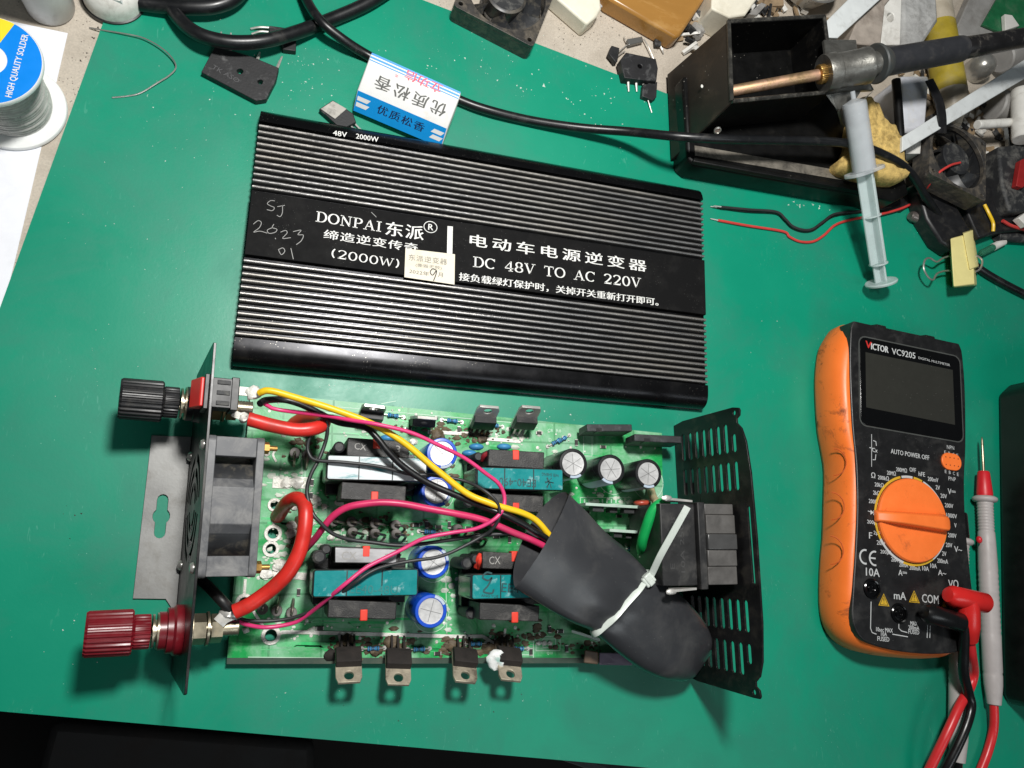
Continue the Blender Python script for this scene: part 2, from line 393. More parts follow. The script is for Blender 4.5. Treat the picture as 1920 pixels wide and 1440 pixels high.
pb = MB().ball(pc, 26, 14, 9, .25, (1.1, .5, .4)).tube([pc + Vector((0, -4, -8)), pc + Vector((10, -30, -160)), pc + Vector((14, -60, -420)), pc + Vector((18, -64, -755))], 9, 8)
single('bag', pb, M_whitecool, 'white plastic bag hanging below the bottom edge of the bench', 'bag', pc)

# ================================================================== solder spool, paper, jar, plug (upper left)
sp_c = w(30, 203, -1.4); r0 = (w(30, 203) - w(128, 215)).length; HS = 42
M_blue = mat('blue_label', (8, 130, 226), .35, var=.04); M_yel = mat('yellow_label', (246, 214, 48), .4, var=.04)
sp = thing('solder_spool', 'white spool of solder wire with blue and yellow label on the paper', 'solder spool', sp_c)
def at_c(c, M=None): return T(Vector(c)) @ (M or Matrix())
part('lower_flange', MB(at_c(sp_c)).lathe([(0.26 * r0, 0), (r0 * .98, 0), (r0, .6), (r0, 2.2), (r0 * .985, 2.8), (.26 * r0, 2.8)], 64, caps=False), M_spool, sp)
part('upper_flange', MB(at_c(sp_c)).lathe([(.26 * r0, HS), (r0 * .955, HS), (r0 * .96, HS + .6), (r0 * .96, HS + 2.2), (r0 * .945, HS + 2.8), (.26 * r0, HS + 2.8)], 64, caps=False), M_spool, sp)
part('hub', MB(at_c(sp_c)).lathe([(.16 * r0, .2), (.30 * r0, .2), (.30 * r0, HS + 3.2), (.27 * r0, HS + 3.6), (.16 * r0, HS + 3.6), (.16 * r0, .2)], 6 * 6, caps=False), M_spool, sp)
prof = [(.3 * r0, 2.9)]
for i in range(17):
    for j in range(5): prof.append((.70 * r0 + (i * 37 % 5) * .12 + .95 * math.sin(math.pi * (j + .5) / 5), 2.9 + (i + (j + .5) / 5) * (HS - 3) / 17))
prof.append((.3 * r0, HS - .05))
part('solder_winding', MB(at_c(sp_c)).lathe(prof, 72, caps=False), mat('solder_wire', (206, 205, 200), .28, .35, var=.12, dirt=(90, 88, 84), da=.4, ds=120), sp)
zt = HS + 2.8
def ring_sector(c, ra, rb, a0, a1, z0, z1, n=40):
    P = circle(c.x, c.y, rb, None, n, R(a0), R(a1)) + circle(c.x, c.y, ra, None, n, R(a1), R(a0)); return MB().plate(P, [], z0, z1)
part('blue_label', ring_sector(sp_c, .34 * r0, .935 * r0, -215, 67, sp_c.z + zt + .02, sp_c.z + zt + .14, 60), M_blue, sp)
part('yellow_label', ring_sector(sp_c, .34 * r0, .935 * r0, 67.2, 144.8, sp_c.z + zt + .02, sp_c.z + zt + .14), M_yel, sp)
part('lettering', text_px(MB(), 'HIGH QUALITY SOLDER', (24, 184), (56, 67), sp_c.z + zt + .14, 3.5, bold=.012), M_print_w, sp)
pp = wl((60, 48, -1.6), (127, 62, -1.6), (30, 480, -1.6), (-14, 660, -1.6), (-230, 600, -1.6), (-160, 0, -1.6))
single('paper_sheet', MB().prism(pp, -1.95, -1.62), M_paper, 'white sheet of paper lying under the solder spool beside the mat', 'paper', w(20, 300, -2))
jc = w(96, 14, -2)
jar = MB(at_c(jc)).lathe([(0, 0), (11.5, 0), (12.5, 1.2), (13.2, 20), (15.5, 70), (14.5, 70), (12, 20), (11, 3), (0, 3)], 40, caps=False)
single('plastic_cup', jar, mat('greyish_cup', (196, 196, 194), .42, var=.08, dirt=(120, 112, 104), da=.55, ds=60, sss=.1, stretch=(1, 1, .6)), 'grubby translucent plastic cup behind the solder spool', 'cup', jc)
kc = w(215, 2, -2)
pk = thing('round_plug', 'round white plug with a square cross recess lying at the top left of the mat', 'plug', kc)
part('cap', MB(at_c(kc)).lathe([(0, 0), (15.6, 0), (16.4, 1), (16.2, 9), (14.6, 14), (11, 17.5), (6, 18.6), (0, 19)], 48, caps=False), M_white, pk)
part('collar', MB(at_c(kc)).lathe([(16.4, .2), (17.2, .4), (17.2, 3.2), (16.4, 3.6)], 48, caps=False), M_black, pk)
q = 5.6; tq = at_c(kc + Vector((1.5, -5.5, 16.9)), RX(16))
part('recess', MB(tq).add([(-q, -q, .6), (q, -q, .6), (q, q, .6), (-q, q, .6), (0, 0, -1.8), (-q, -q, 1.8), (q, -q, 1.8), (q, q, 1.8), (-q, q, 1.8), (-q - .8, -q - .8, 0), (q + .8, -q - .8, 0), (q + .8, q + .8, 0), (-q - .8, q + .8, 0)],
     [(0, 1, 4), (1, 2, 4), (2, 3, 4), (3, 0, 4), (0, 5, 6, 1), (1, 6, 7, 2), (2, 7, 8, 3), (3, 8, 5, 0), (5, 9, 10, 6), (6, 10, 11, 7), (7, 11, 12, 8), (8, 12, 9, 5)]), M_whitecool, pk, sharp=15)
part('screw', MB(tq).lathe([(0, -1.2), (1.5, -1.2), (1.5, .2), (0, .4)], 10, caps=False), M_blackdull, pk)

# ================================================================== cables across the top
single('black_strap', MB().tube(wl((262, 6, 5), (300, 10, 6), (350, 14, 8), (400, 12, 9), (440, -4, 9), (470, -40, 9)), 4.6, 10), M_cable, 'short black lead running from the round white plug along the top edge', 'cable', w(350, 14))
single('mains_cable', MB().tube(wl((296, -60, 5), (312, -5, 5), (335, 34, 8), (368, 62, 12), (410, 76, 13), (452, 80, 13), (500, 76, 12), (552, 62, 9), (612, 40, 4.6), (690, 6, 4.4), (760, -40, 4.4)), 4.2, 12), M_cable, 'thick black power cord drooping over the large black rectifier', 'cable', w(450, 80))
single('power_cable', MB().tube(wl((548, -70, 4), (572, -6, 8), (600, 38, 13), (640, 72, 10), (690, 104, 4), (760, 140, 3.4), (860, 187, 3.4), (920, 208, 4), (1000, 227, 4), (1090, 240, 8), (1180, 247, 18), (1270, 256, 36), (1360, 261, 43), (1460, 263, 43), (1560, 266, 44), (1625, 277, 42), (1697, 314, 34), (1736, 369, 20), (1772, 424, 7), (1802, 468, 3.4), (1842, 508, 3.2), (1930, 556, 3.2), (2010, 590, 3.2)), 3.1, 12),
       M_cable, 'long black soldering iron cord passing under the rosin box and over the iron stand', 'cable', w(1000, 227))

# ---- rosin box, tilted over the cord
q_tl, q_tr, q_br, q_bl = w(695, 97, 25), w(867, 172, 25), w(839, 241, 15), w(670, 168, 15)
q_fl, q_fr = w(660, 211, 4.2), w(828, 275, 4.2)
dn = ((q_fl - q_bl) + (q_fr - q_br)) / 2; up_ = ((q_tl - q_bl) + (q_tr - q_br)) / 2
q_fl, q_fr, q_tl, q_tr = q_bl + dn, q_br + dn, q_bl + up_, q_br + up_
rx = thing('rosin_box', 'white and blue cardboard rosin box tipped over the iron cord', 'box', (q_fl + q_fr) / 2 + Vector((0, 10, -4.2)))
M_card = mat('white_glossy_card', (228, 228, 226), .45, var=.04, dirt=(200, 180, 140), da=.25, ds=60, dlo=.6)
M_cardblue = mat('printed_blue', (14, 142, 214), .42, var=.04); M_cardred = mat('printed_red', (222, 60, 88), .45); M_navy = mat('printed_navy', (20, 32, 70), .5)
part('carton', MB().hexa([q_fl, q_fr, q_tr + dn, q_tl + dn], [q_bl, q_br, q_tr, q_tl]), M_card, rx, .8)
def quad(A, B, C, D):
    """a face of the box as a map of (0..1, 0..1), with its normal"""
    n = (B - A).cross(D - A).normalized()
    return (lambda u, v, k=0.: (A.lerp(B, u)).lerp(D.lerp(C, u), v) + n * k), n
top, nt_ = quad(q_bl, q_br, q_tr, q_tl); fro, nf_ = quad(q_fl, q_fr, q_br, q_bl)
def patch(f, pts, k=.05): return MB().add([f(u, v, k) for u, v in pts] + [f(u, v, k + .06) for u, v in pts], [tuple(range(len(pts), 2 * len(pts)))] + [(i, (i + 1) % len(pts), len(pts) + (i + 1) % len(pts), len(pts) + i) for i in range(len(pts))])
for a, b in ((.985, .935), (.90, .855), (.82, .795)): part('blue_stripe', patch(top, [(.01, b), (.99, b), (.99, a), (.01, a)]), M_cardblue, rx)
part('blue_panel', patch(fro, [(.008, .03), (.992, .03), (.992, .985), (.008, .985)]), M_cardblue, rx)
for u0_, u1_ in ((.02, .16), (.84, .985)):
    for v0_ in (.28, .56): part('white_slash', patch(fro, [(u0_, v0_), (u1_ - .03, v0_), (u1_, v0_ + .19), (u0_ + (.03 if u0_ > .5 else 0), v0_ + .19)], .12), M_card, rx)
def box_text(f, s, a, b, hgt, m, name='lettering', **k):
    A, B = f(*a, .12), f(*b, .12); C = f(a[0], a[1] + .05); part(name, put_text(MB(), s, A, B, hgt, up=(C - f(*a)) if b[0] > a[0] else (f(*a) - C), lift=.02, **k), m, rx)
Lf = (q_bl - q_fl).length; Lt = (q_tl - q_bl).length
box_text(fro, '优质松香', (.24, .36), (.76, .36), Lf * .42, M_navy, bold=.014, spacing=1.2)
box_text(top, '优质松香', (.92, .55), (.14, .55), Lt * .34, mat('printed_grey', (60, 62, 58), .5), bold=.014, spacing=1.3)
box_text(top, '立功信', (.80, .96), (.40, .96), Lt * .24, M_cardred, 'brand_mark', bold=.02)
box_text(top, '®', (.34, .74), (.30, .74), Lt * .07, M_cardred, 'brand_mark')

# ---- loose semiconductors on the mat
M_epoxy = mat('black_epoxy', (30, 30, 32), .55, var=.2, dirt=(150, 150, 150), da=.35, ds=130, dlo=.55, dhi=.75, bump=.15)
def px_poly(pts, z): return [w(p[0], p[1], z) for p in pts]
rc = thing('bridge_rectifier', 'large flat black rectifier with two holes lying under the power cord', 'rectifier', w(450, 140))
part('body', MB().plate(px_poly([(377, 135), (402, 88), (440, 96), (473, 106), (523, 127), (518, 149), (499, 186), (480, 189)], 4.6), [circle(*w(450, 133, 4.6).xy, 1.7, n=12), circle(*w(488, 153, 4.6).xy, 1.5, n=12)], .1, 4.6), M_epoxy, rc, .4)
for (a, b) in (((517, 134), (529, 106)), ((483, 112), (487, 98)), ((432, 96), (433, 62)), ((408, 90), (415, 60))):
    part('lead', MB().tube([w(*a, 2.3), (w(*a, 2.3) + w(*b, 1)) / 2, w(*b, 1)], [1.0, .9, .5], 6, 3), M_tin, rc)
part('lettering', text_px(MB(), 'TK ASO', (396, 128), (446, 156), 4.6, 3.0), mat('faint_print', (78, 78, 80), .6), rc)
c2 = thing('small_transistor', 'small black component half hidden behind the power cord', 'transistor', w(532, 72))
part('body', MB().prism(px_poly([(505, 48), (556, 55), (555, 96), (530, 93), (528, 78), (503, 66)], 4), .1, 4.2), M_epoxy, c2, .5)
for (a, b) in (((505, 52), (470, 54)), ((504, 60), (472, 64))): part('lead', MB().tube([w(*a, 2), w((a[0] + b[0]) / 2, a[1] - 1, 2.4), w(*b, 1)], .7, 6, 3), M_tin, c2)
c3 = thing('metal_tab_transistor', 'grey faced transistor lying between the rosin box and the black cover', 'transistor', w(640, 218))
M_greybody = mat('scuffed_grey_epoxy', (172, 168, 160), .6, var=.2, dirt=(60, 60, 60), da=.6, ds=200)
part('body', MB().prism(px_poly([(598, 205), (624, 188), (662, 213), (668, 230), (640, 243)], 4), .1, 4.4), M_epoxy, c3, .5)
part('heat_tab', MB().prism(px_poly([(601, 205), (624, 190), (650, 205), (628, 224)], 4.6), 4.45, 5.4), M_greybody, c3, .3)
for k in range(3): part('lead', MB().tube([w(662 - k * 7, 228 + k * 5, 2), w(672 - k * 6, 239 + k * 5, 1.6), w(684 - k * 6, 250 + k * 5, 1)], .6, 6, 3), M_tin, c3)
single('wire_offcut', MB().tube(wl((168, 52, -1), (195, 57, .6), (232, 63, 1.5), (268, 71, 2), (300, 88, 2.5), (322, 108, 2.5), (330, 126, 2), (318, 141, 1.5), (294, 156, 1.5), (264, 174, 1), (240, 180, .6), (210, 183, .5)), .42, 6), M_steel, 'bent thin wire offcut lying on the mat right of the spool', 'wire', w(270, 120))
r2 = thing('bridge_rectifier', 'black rectifier block with legs at the back edge of the mat beside the iron stand', 'rectifier', w(1198, 128))
part('body', MB().plate(px_poly([(1163, 112), (1174, 98), (1230, 110), (1234, 128), (1231, 153), (1171, 146)], 7), [circle(*w(1200, 124, 7).xy, 1.7, n=12)], .2, 7), M_epoxy, r2, .5)
for x in (1178, 1193, 1206): part('lead', MB().tube([w(x, 148, 3), w(x, 158, 2), w(x + 1, 172 if x < 1200 else 162, .8)], [1.2, 1, .6], 6, 3), M_tin, r2)
def chip(name, label, poly, z, leads, m=M_epoxy):
    c = thing(name, label, 'component', px_poly(poly, 0)[0])
    part('body', MB().prism(px_poly(poly, z), .1, z), m, c, .4)
    for L in leads: part('lead', MB().tube([w(*p) for p in L], .45, 6, 3), M_tin, c)
chip('small_transistor', 'small square black transistor touching the legs of the back rectifier', [(1206, 158), (1233, 153), (1231, 182), (1224, 188), (1204, 180)], 4, [[(1214, 184, 2), (1218, 198, 1.5), (1222, 211, .6)]])
chip('small_transistor', 'small black transistor left of the back rectifier on the bench', [(1141, 100), (1147, 85), (1162, 90), (1158, 115), (1154, 116)], 4, [[(1157, 100, 2), (1166, 92, 1.5), (1176, 84, 0)], [(1155, 108, 2), (1164, 100, 1.5), (1172, 96, 0)]])
chip('glass_diode', 'smoky glass diode lying above the back rectifier on the bench', [(1176, 73), (1204, 68), (1207, 77), (1180, 84)], 3, [[(1176, 78, 1), (1172, 74, .5), (1170, 70, -1)], [(1207, 73, 1), (1216, 88, 2), (1226, 112, 1)]], mat('smoky_glass', (92, 92, 90), .15, var=.1, spec=.8))
chip('small_transistor', 'tiny dark square chip above right of the back rectifier on the bench', [(1228, 72), (1241, 73), (1240, 86), (1229, 85)], 2.5, [[(1238, 85, 1), (1242, 94, .5), (1244, 101, -1)]])

# ================================================================== the ribbed cover
c_o = w(437, 690); c_x = (w(1310, 770) - c_o).normalized(); c_y = Vector((-c_x.y, c_x.x, 0)); CL, CW = 291.2, 156.7
def cv(x, y, z): return c_o + c_x * x + c_y * y + Vector((0, 0, z))
def cvu(px, py, z): d = w(px, py, z) - c_o; return d.dot(c_x), d.dot(c_y)
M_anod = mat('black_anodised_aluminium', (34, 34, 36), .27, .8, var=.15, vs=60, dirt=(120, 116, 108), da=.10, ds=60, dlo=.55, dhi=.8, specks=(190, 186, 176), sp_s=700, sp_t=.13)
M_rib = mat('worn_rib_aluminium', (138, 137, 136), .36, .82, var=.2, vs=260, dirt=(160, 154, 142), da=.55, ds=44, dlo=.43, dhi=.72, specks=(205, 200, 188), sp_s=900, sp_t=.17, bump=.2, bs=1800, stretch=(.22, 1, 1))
M_band = mat('black_label_band', (8, 8, 9), .7, .0, spec=.16, var=.3, dirt=(110, 108, 104), da=.04, ds=60, specks=(150, 150, 146), sp_s=800, sp_t=.10)
cover = thing('inverter_cover', 'black ribbed aluminium inverter cover with white lettering lying above the open circuit', 'inverter cover', cv(CL / 2, CW / 2, 0))
ZF, ZR = 9.4, 12.6
pf = [(0, 0), (0, 2.6), (.9, 3.0), (.9, 3.7), (.2, 4.1), (.3, 5.4), (.9, 7.4), (1.9, 9.2), (3.4, 10.7), (5.4, 11.8), (8, 12.4), (11, 12.6), (14.2, 12.6), (14.6, 12.6), (14.6, ZF)]
pbk = [(CW - 11.4, ZF), (CW - 11.4, 12.6), (CW - 10.4, 12.5), (CW - 7.4, 11.7), (CW - 4.4, 10.1), (CW - 1.8, 7.2), (CW - .5, 4.6), (CW, 2.4), (CW, 0)]
inn = [(CW - 1.8, 0), (CW - 2.4, 4), (CW - 8, 7.4), (8, 7.4), (2.4, 4), (1.8, 0)]
outl = pf + pbk + inn
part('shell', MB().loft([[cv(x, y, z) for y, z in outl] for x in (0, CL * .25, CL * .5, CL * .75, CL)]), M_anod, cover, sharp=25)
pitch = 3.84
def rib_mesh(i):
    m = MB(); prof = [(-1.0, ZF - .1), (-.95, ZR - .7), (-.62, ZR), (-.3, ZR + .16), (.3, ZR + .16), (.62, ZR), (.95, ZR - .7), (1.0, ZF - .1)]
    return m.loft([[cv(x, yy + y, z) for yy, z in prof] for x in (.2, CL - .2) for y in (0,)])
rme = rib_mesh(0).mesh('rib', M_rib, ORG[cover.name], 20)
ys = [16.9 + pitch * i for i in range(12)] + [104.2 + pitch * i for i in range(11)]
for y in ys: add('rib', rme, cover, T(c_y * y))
Y0, Y1 = 62.6, 101.2
part('label_band', MB().hexa([cv(.1, Y0, ZF - .2), cv(CL - .1, Y0, ZF - .2), cv(CL - .1, Y1, ZF - .2), cv(.1, Y1, ZF - .2)], [cv(.1, Y0, ZR + .1), cv(CL - .1, Y0, ZR + .1), cv(CL - .1, Y1, ZR + .1), cv(.1, Y1, ZR + .1)]), M_band, cover, .3)
ZT = ZR + .1
def cprint(mb): return part('lettering', mb, M_print_w, cover)
for txt, A_, B_, h_ in (('DONPAI', (591, 415), (716, 435), 6.3), ('(2000W)', (618, 482), (751, 503), 5.2), ('DC 48V TO AC 220V', (886, 500), (1203, 540), 6.6)):
    cprint(serif(MB(), txt, w(*A_, ZT), w(*B_, ZT), h_))
for txt, A_, B_, h_, bo, sp_ in (('东派', (722, 441), (793, 451), 9.0, .012, 1.1), ('缔造逆变传奇', (606, 447), (782, 474), 5.7, .012, 1.1), ('电动车电源逆变器', (880, 461), (1211, 510), 8.0, .018, 1.35), ('接负载绿灯保护时，关掉开关重新打开即可。', (860, 526), (1234, 574), 5.2, .018, 1.)):
    cprint(text_px(MB(), txt, A_, B_, ZT, h_, bold=bo, spacing=sp_))
t = MB(); rcx = w(807, 426, ZT)
t.tube([rcx + Vector((4.0 * math.cos(a / 12 * math.pi), 3.6 * math.sin(a / 12 * math.pi), .1)) for a in range(24)], .3, 4, 1, True)
cprint(t); t = MB(); put_text(t, 'R', rcx + Vector((-1.4, -1.8, 0)), rcx + Vector((1.6, -1.9, 0)), 3.8, bold=.01); cprint(t)
part('divider_bar', MB().prism(px_poly([(839, 424), (849, 425), (848, 476), (838, 475)], ZT), ZT + .02, ZT + .14), M_print_w, cover)
for s, a, b in (('48V', (624, 254), (650, 258)), ('2000W', (667, 260), (709, 267))):
    part('lettering', put_text(MB(), s, w(*a, 12.5), w(*b, 12.5), 3.5, up=c_y * .99 - Vector((0, 0, .09)), lift=.3, bold=.012), M_print_w, cover)
def zpx(pts): return [(p[0] / 2.1333 + 430, p[1] / 2.1333 + 200) for p in pts]
for grp in ([[(182, 377), (165, 376), (152, 388), (165, 397), (180, 404), (172, 416), (150, 412)], [(222, 395), (192, 400)], [(213, 396), (212, 425), (203, 440), (190, 434)]],
            [[(96, 470), (115, 456), (128, 464), (120, 484), (97, 502), (122, 498), (152, 506)], [(172, 484), (152, 494), (160, 507), (184, 502), (190, 490), (172, 484), (178, 470)],
             [(205, 502), (225, 495), (231, 506), (213, 527), (246, 524)], [(255, 500), (287, 494), (274, 512), (296, 514), (288, 536), (268, 552)], [(183, 525), (186, 530)]],
            [[(196, 572), (214, 565), (222, 578), (208, 592), (196, 572)], [(246, 566), (256, 610)]], [[(568, 422), (588, 442)]]):
    t = MB()
    for s_ in grp: t.strip(spline([w(*p, ZT) for p in zpx(s_)], 4), .36, ZT + .02, .06)
    part('handwriting', t, M_scratch, cover)
M_stick = mat('cream_sticker', (226, 219, 200), .6, var=.04, dirt=(190, 178, 150), da=.3, ds=80)
spx = [w(760, 466, ZT), w(853, 477, ZT), w(852, 534, ZT), w(758, 520, ZT)]
stk = part('sticker', MB().prism(spx, ZT + .16, ZT + .34), M_stick, cover, .1)
M_ink = mat('grey_ink', (120, 116, 108), .6)
t = MB(); text_px(t, '东派逆变器', (766, 488), (838, 497), ZT + .34, 3.9, spacing=1.1); text_px(t, '(撕毁无效)', (779, 501), (828, 507), ZT + .34, 2.6)
text_px(t, '2022年', (767, 512), (804, 518), ZT + .34, 2.7, bold=.01); text_px(t, '月', (821, 519), (830, 520), ZT + .34, 2.8, bold=.01)
part('lettering', t, M_ink, stk)
part('handwriting', MB().strip(spline([w(*p, ZT) for p in zpx([(828, 655), (812, 650), (803, 663), (813, 675), (828, 656), (826, 672), (816, 698)])], 4), .6, ZT + .38, .06), M_print_k, stk)
# ================================================================== the opened inverter: circuit board
def pcb_mat():
    M = mat('green_circuit_board', (22, 158, 78), .34, var=.18, vs=60, dirt=(176, 210, 190), da=.78, ds=40, dlo=.40, dhi=.68, specks=(190, 215, 195), sp_s=500, sp_t=.14, bump=.08, bs=900)
    nt = M.node_tree; B = nt.nodes['Principled BSDF']; col = B.inputs['Base Color'].links[0].from_socket
    br = nt.nodes.new('ShaderNodeTexBrick'); br.inputs['Scale'].default_value = 34; br.inputs['Mortar Size'].default_value = .02; br.offset = .37; br.squash = 1.6
    br.inputs['Brick Width'].default_value = .9; br.inputs['Row Height'].default_value = .42
    nt.links.new(_pos(nt), br.inputs['Vector'])
    col = _mixc(nt, _math(nt, 'MULTIPLY', br.outputs['Fac'], .45), col, lin((14, 104, 56)))     # gaps between copper areas
    nt.links.new(col, B.inputs['Base Color']); return M
M_pcb = pcb_mat()
M_pcbdark = mat('bare_board_margin', (52, 70, 58), .55, var=.2, dirt=(110, 112, 96), da=.5, ds=40)
M_silk = mat('silkscreen', (196, 222, 204), .6, var=.1)
M_soot = mat('soot', (38, 33, 30), .8, var=.4, vs=200, bump=.5, bs=1200)
M_flux = mat('flux_crust', (98, 84, 64), .6, var=.35, vs=200, dirt=(40, 32, 26), da=.85, ds=120, bump=.6, bs=900)
M_ferrite = mat('dark_ferrite', (36, 35, 35), .5, .0, var=.25, vs=300, dirt=(150, 146, 140), da=.22, ds=160, specks=(150, 150, 148), sp_s=1100, sp_t=.14, bump=.35, bs=1600)
M_teal = mat('teal_tape', (10, 132, 134), .3, var=.1, dirt=(170, 204, 206), da=.5, ds=150, dlo=.58, dhi=.68, bump=.25, bs=160)
M_tealglare = mat('glary_teal_tape', (36, 130, 136), .30, var=.15, dirt=(214, 220, 222), da=.95, ds=110, dlo=.40, dhi=.50, stretch=(.35, 1.5, 1), bump=.4, bs=200)  # whitish streaks: silver glare on the tape, painted into the colour
M_tape_k = mat('dark_clear_tape', (44, 48, 48), .22, var=.2, coat=.5, dirt=(120, 124, 122), da=.3, ds=80)
M_capk = mat('black_capacitor_sleeve', (30, 31, 33), .28, var=.12, coat=.3)
M_capb = mat('blue_capacitor_sleeve', (18, 78, 196), .3, var=.08, coat=.3)
M_alu = mat('brushed_capacitor_top', (198, 198, 198), .40, .45, var=.08, vs=300, bump=.15, bs=1200); M_score = mat('score_line', (120, 120, 120), .5, .3)
M_stripe = mat('capacitor_stripe', (176, 190, 206), .4)
M_redtape = mat('red_core_gap_tape', (226, 62, 44), .45, var=.1)
M_bluebody = mat('resistor_blue', (66, 140, 190), .4, var=.1)
M_band_k = mat('resistor_band', (26, 26, 30), .5)

ZB = 6.0
pTL, pTR, pBR, pBL = w(470, 735, ZB), w(1241, 812, ZB), w(1247, 1243, ZB), w(425, 1245, ZB)
board = thing('circuit_board', 'green inverter circuit board carrying transformers, capacitors and burnt transistors', 'circuit board', ((pTL + pBR) / 2).xy.to_3d())
holes_px = [(515, 947, 12), (512, 1000, 15), (508, 1029, 14), (508, 1191, 16), (458, 1130, 15), (645, 1140, 5)]
holes = [(w(x, y, ZB), r / 3.25) for x, y, r in holes_px]
part('board', MB().plate([pBL.xy, pBR.xy, pTR.xy, pTL.xy], [circle(c.x, c.y, r * .60, n=16) for c, r in holes[:5]], ZB - 1.6, ZB), M_pcb, board)
part('margin', MB().hexa([p + Vector((0, 0, z)) for z in (.02,) for p in (pBL, pBR, pBR + Vector((0, 3.0, 0)), pBL + Vector((0, 3.0, 0)))], [p + Vector((0, 0, .1)) for p in (pBL, pBR, pBR + Vector((0, 3.0, 0)), pBL + Vector((0, 3.0, 0)))]), M_pcbdark, board)
ring = MB()
for c, r in holes[:5]: part('solder_pad', MB().plate(circle(c.x, c.y, r, n=24), [circle(c.x, c.y, r * .60, n=16)], ZB - 1.65, ZB + .7), M_solder, board, .25)
def board_feet():
    m = MB()
    for x, y in ((470, 1220), (1215, 1215), (1215, 835), (490, 775)): p = w(x, y, 2); m.lathe([(2.2, 0), (2.2, ZB - 1.6)], 10, T(p.x, p.y, 0))
    for i in range(60):                                                          # clipped legs under the board carry it
        p = pBL.lerp(pBR, rnd.random()).lerp(pTL.lerp(pTR, rnd.random()), .06 + .88 * rnd.random()); m.lathe([(.5, .05), (.6, ZB - 1.6)], 5, T(p.x, p.y, 0))
    return m
part('underside_leg', board_feet(), M_tin, board)
def traces(lst, wd, name='solder_trace'):
    for L in lst:
        m = MB().strip(spline([w(x, y, ZB) for x, y in L], 4), wd, ZB + .02, .5); part(name, m, M_solder, board, .15)
traces([[(525, 1187), (548, 1185), (700, 1189), (850, 1193), (905, 1193)], [(905, 1193), (926, 1207)]], 1.9)
traces([[(636, 1190), (640, 1212)], [(731, 1192), (730, 1215)], [(848, 1195), (848, 1222)], [(947, 1178), (944, 1212)], [(458, 1118), (460, 1086)], [(470, 1138), (497, 1180)], [(515, 962), (513, 986)]], 1.5)
traces([[(802, 810), (850, 812), (880, 813)], [(905, 822), (976, 828)], [(976, 828), (982, 806)], [(560, 800), (600, 812)]], 2.2)
traces([[(518, 866), (512, 852), (520, 840)]], 1.2)
def blobs(name, spots, m, k=1.0):
    for x, y, r in spots: part(name, MB().ball(w(x, y, ZB + .3), r * k, 12, 7, .5, (1.2, 1, .55)), m, board)
blobs('solder_blob', [(547, 985, 2.4), (545, 1000, 2.6), (525, 1060, 3), (556, 905, 3.4), (538, 905, 3.0), (636, 942, 2.0), (637, 932, 1.6), (553, 950, 2), (461, 1182, 1.6), (620, 1008, 1.7), (520, 1063, 2.2), (500, 1075, 3), (545, 1075, 2.6), (1010, 1206, 1.4), (1020, 1206, 1.4), (1031, 1206, 1.4), (775, 828, 2.0), (590, 860, 1.6), (500, 850, 1.6), (575, 955, 2.2), (592, 935, 1.8), (608, 950, 1.5)], M_solder)
blobs('flux_residue', [(895, 808, 4.2), (905, 822, 3), (820, 815, 3.4), (735, 1205, 4), (650, 1200, 3.2), (848, 1210, 3.4), (940, 1210, 4.6), (915, 1215, 3.2), (565, 975, 3), (705, 1220, 3)], M_flux)
blobs('soot_patch', [(640, 1222, 3.4), (655, 1215, 3), (738, 1218, 3), (858, 1222, 3), (640, 1225, 4), (620, 1228, 3)], M_soot)
blobs('copper_burn', [(897, 806, 2.6), (903, 812, 2.4)], M_copper)
# large tinned strips left of the transformers
for (x0, y0, x1, y1) in ((512, 893, 545, 917), (553, 893, 578, 917), (512, 1070, 540, 1086), (548, 1072, 576, 1088)):
    part('tinned_area', MB().prism(px_poly([(x0, y0), (x1, y0 + 2), (x1 - 2, y1), (x0 - 2, y1 - 2)], ZB), ZB + .02, ZB + .5), M_solder, board, .2)
# printed outlines
sk = MB()
def sk_line(*pts, wd=.35): sk.strip([w(x, y, ZB) for x, y in pts], wd, ZB + .03, .05)
for (x0, y0, x1, y1) in ((1088, 933, 1183, 945), (1005, 1194, 1050, 1220), (1018, 1198, 1042, 1214), (566, 822, 572, 960), (640, 985, 680, 1020), (682, 985, 762, 1018), (1094, 800, 1110, 855)):
    sk_line((x0, y0), (x1, y0)); sk_line((x1, y0), (x1, y1)); sk_line((x1, y1), (x0, y1)); sk_line((x0, y1), (x0, y0))
for L in ([(577, 1100), (600, 1030)], [(560, 1020), (850, 1022)], [(835, 1030), (838, 1195)], [(500, 905), (590, 908)], [(465, 1232), (840, 1236)], [(1000, 1170), (1000, 1240)], [(600, 760), (990, 795)], [(715, 757), (742, 752)], [(870, 1225), (1000, 1228)]): sk_line(*L)
for i in range(11): x = 1096 + i * 8.4; sk_line((x, 936), (x, 943), wd=.8)
for (x, y, r) in ((812, 1060, 30), (808, 1150, 33), (1150, 895, 34), (1215, 905, 34), (825, 855, 32), (820, 925, 32)):
    c = w(x, y, ZB); sk.strip([Vector((*p, 0)) for p in circle(c.x, c.y, r / 3.25, n=28, a0=0, a1=6.25)], .35, ZB + .03, .05)
part('silkscreen', sk, M_silk, board)
t = MB(); text_px(t, 'C8', (1027, 810), (1036, 810), ZB, 1.9); text_px(t, 'R8', (1043, 811), (1052, 811), ZB, 1.9); text_px(t, 'Q10', (1025, 1228), (1036, 1228), ZB, 1.8); text_px(t, 'D', (1029, 828), (1034, 828), ZB, 2.2)
text_px(t, 'R30', (735, 788), (744, 789), ZB, 1.7); text_px(t, 'C60', (808, 1010), (820, 1010), ZB, 1.7); text_px(t, 'C30', (636, 774), (648, 775), ZB, 1.9)
part('lettering', t, M_silk, board)

